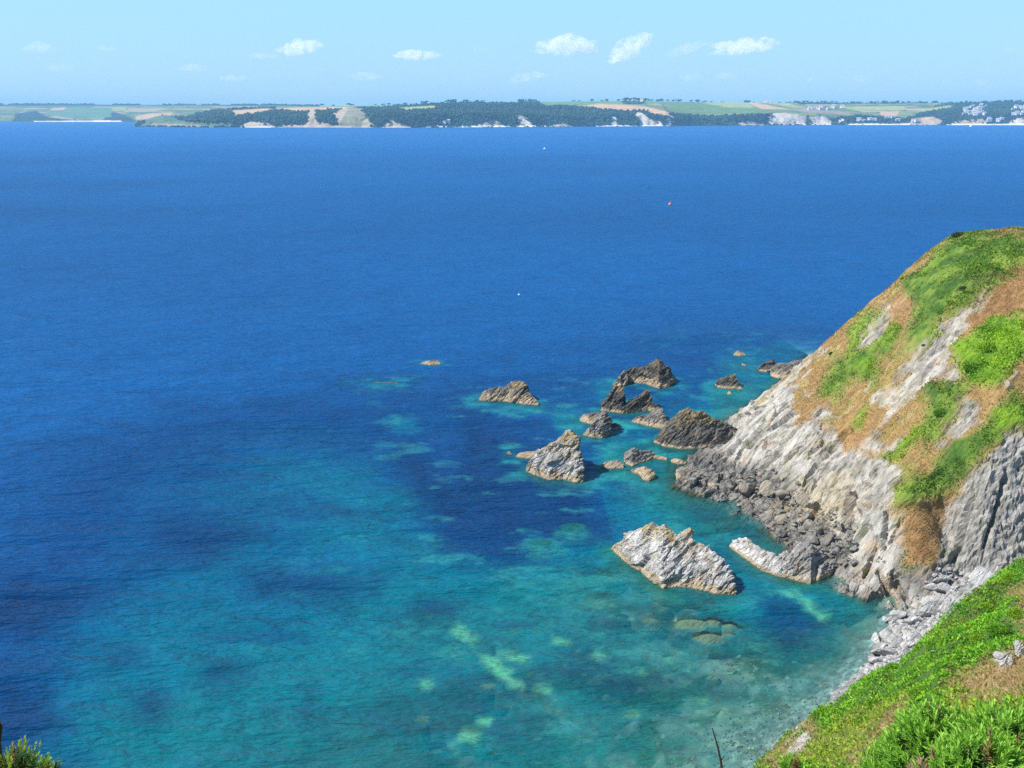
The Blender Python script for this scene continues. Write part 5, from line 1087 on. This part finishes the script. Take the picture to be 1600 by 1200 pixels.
for i, (u, v, w_, h_, tl, kd, lab) in enumerate(clouds):
    Yc = 15000; p = at_y(u, v, Yc); k = Yc / F; W_, H_ = w_ * k * .54, h_ * k * .6
    r = np.random.default_rng(800 + i); V0, F0 = ICO[4]
    V1 = V0 * (1 + .6 * fbm(V0 + i * 7, .5, 5, 820 + i, .6))[:, None]
    V1 = V1 * [W_, W_ * .6, H_]; V1[:, 2] = np.where(V1[:, 2] < 0, V1[:, 2] * .7, V1[:, 2]); a = R(tl); V1[:, 2] += V1[:, 0] * math.tan(a)
    o = mesh('cloud', V1, F0, MC[kd], smooth=True); o.location = p; tag(o, lab, 'cloud')

# ------------------------------------------------------------------ light, sky, camera
SUN_AZ = math.atan2(-.93, -.06); SUN_EL = R(50)
S = (math.cos(SUN_EL) * math.sin(SUN_AZ), math.cos(SUN_EL) * math.cos(SUN_AZ), math.sin(SUN_EL))
from mathutils import Vector
sl = bpy.data.lights.new('sun', 'SUN'); sl.energy = 5.0; sl.angle = R(.5); sl.color = (1, .96, .90)
so = bpy.data.objects.new('sun', sl); C.objects.link(so); so.rotation_euler = Vector(S).to_track_quat('Z', 'Y').to_euler()
w_ = bpy.data.worlds.new('World'); scene.world = w_; w_.use_nodes = True; nt = w_.node_tree; N, L = nt.nodes, nt.links; N.clear()
out = N.new('ShaderNodeOutputWorld'); bg = N.new('ShaderNodeBackground'); bg.inputs['Strength'].default_value = .12
sk = N.new('ShaderNodeTexSky'); sk.sky_type = 'NISHITA'; sk.sun_disc = False; sk.sun_elevation = SUN_EL; sk.sun_rotation = SUN_AZ % (2 * math.pi)
sk.altitude = 60; sk.air_density = 1.2; sk.dust_density = .3; sk.ozone_density = 3.0
# clear-air gradient laid over the sky texture by elevation
tc = N.new('ShaderNodeTexCoord'); sx_ = N.new('ShaderNodeSeparateXYZ'); L.new(tc.outputs['Generated'], sx_.inputs[0])
cr = N.new('ShaderNodeValToRGB'); cr.color_ramp.elements[0].position = 0; cr.color_ramp.elements[0].color = (.33, .63, .88, 1); cr.color_ramp.elements[1].position = 1; cr.color_ramp.elements[1].color = (.03, .10, .30, 1)
e_ = cr.color_ramp.elements.new(.115); e_.color = (.34, .70, .96, 1); e_ = cr.color_ramp.elements.new(.28); e_.color = (.15, .36, .68, 1); e_ = cr.color_ramp.elements.new(.55); e_.color = (.06, .17, .42, 1)
L.new(sx_.outputs['Z'], cr.inputs[0])
sc2 = N.new('ShaderNodeVectorMath'); sc2.operation = 'SCALE'; sc2.inputs['Scale'].default_value = .86 / .12; L.new(cr.outputs[0], sc2.inputs[0])
gm = N.new('ShaderNodeMix'); gm.data_type = 'RGBA'; gm.inputs[0].default_value = .8; L.new(sk.outputs[0], gm.inputs[6]); L.new(sc2.outputs[0], gm.inputs[7])
L.new(gm.outputs[2], bg.inputs['Color']); L.new(bg.outputs[0], out.inputs['Surface'])
cd = bpy.data.cameras.new('camera'); cam = bpy.data.objects.new('camera', cd); C.objects.link(cam); scene.camera = cam
cam.location = (0, 0, CH); cam.rotation_euler = (math.pi / 2 - P, 0, 0); cd.lens = 36 * F / 1600; cd.sensor_width = 36; cd.clip_start = .1; cd.clip_end = 60000
scene.view_settings.view_transform = 'Standard'; scene.view_settings.look = 'None'; scene.view_settings.exposure = .42; scene.view_settings.gamma = 1
scene.render.engine = 'CYCLES'; cy_ = scene.cycles; cy_.max_bounces = 8; cy_.diffuse_bounces = 2; cy_.glossy_bounces = 2; cy_.transmission_bounces = 3; cy_.volume_bounces = 5; cy_.transparent_max_bounces = 10
cy_.caustics_reflective = False; cy_.caustics_refractive = False

cy_.use_denoising = False
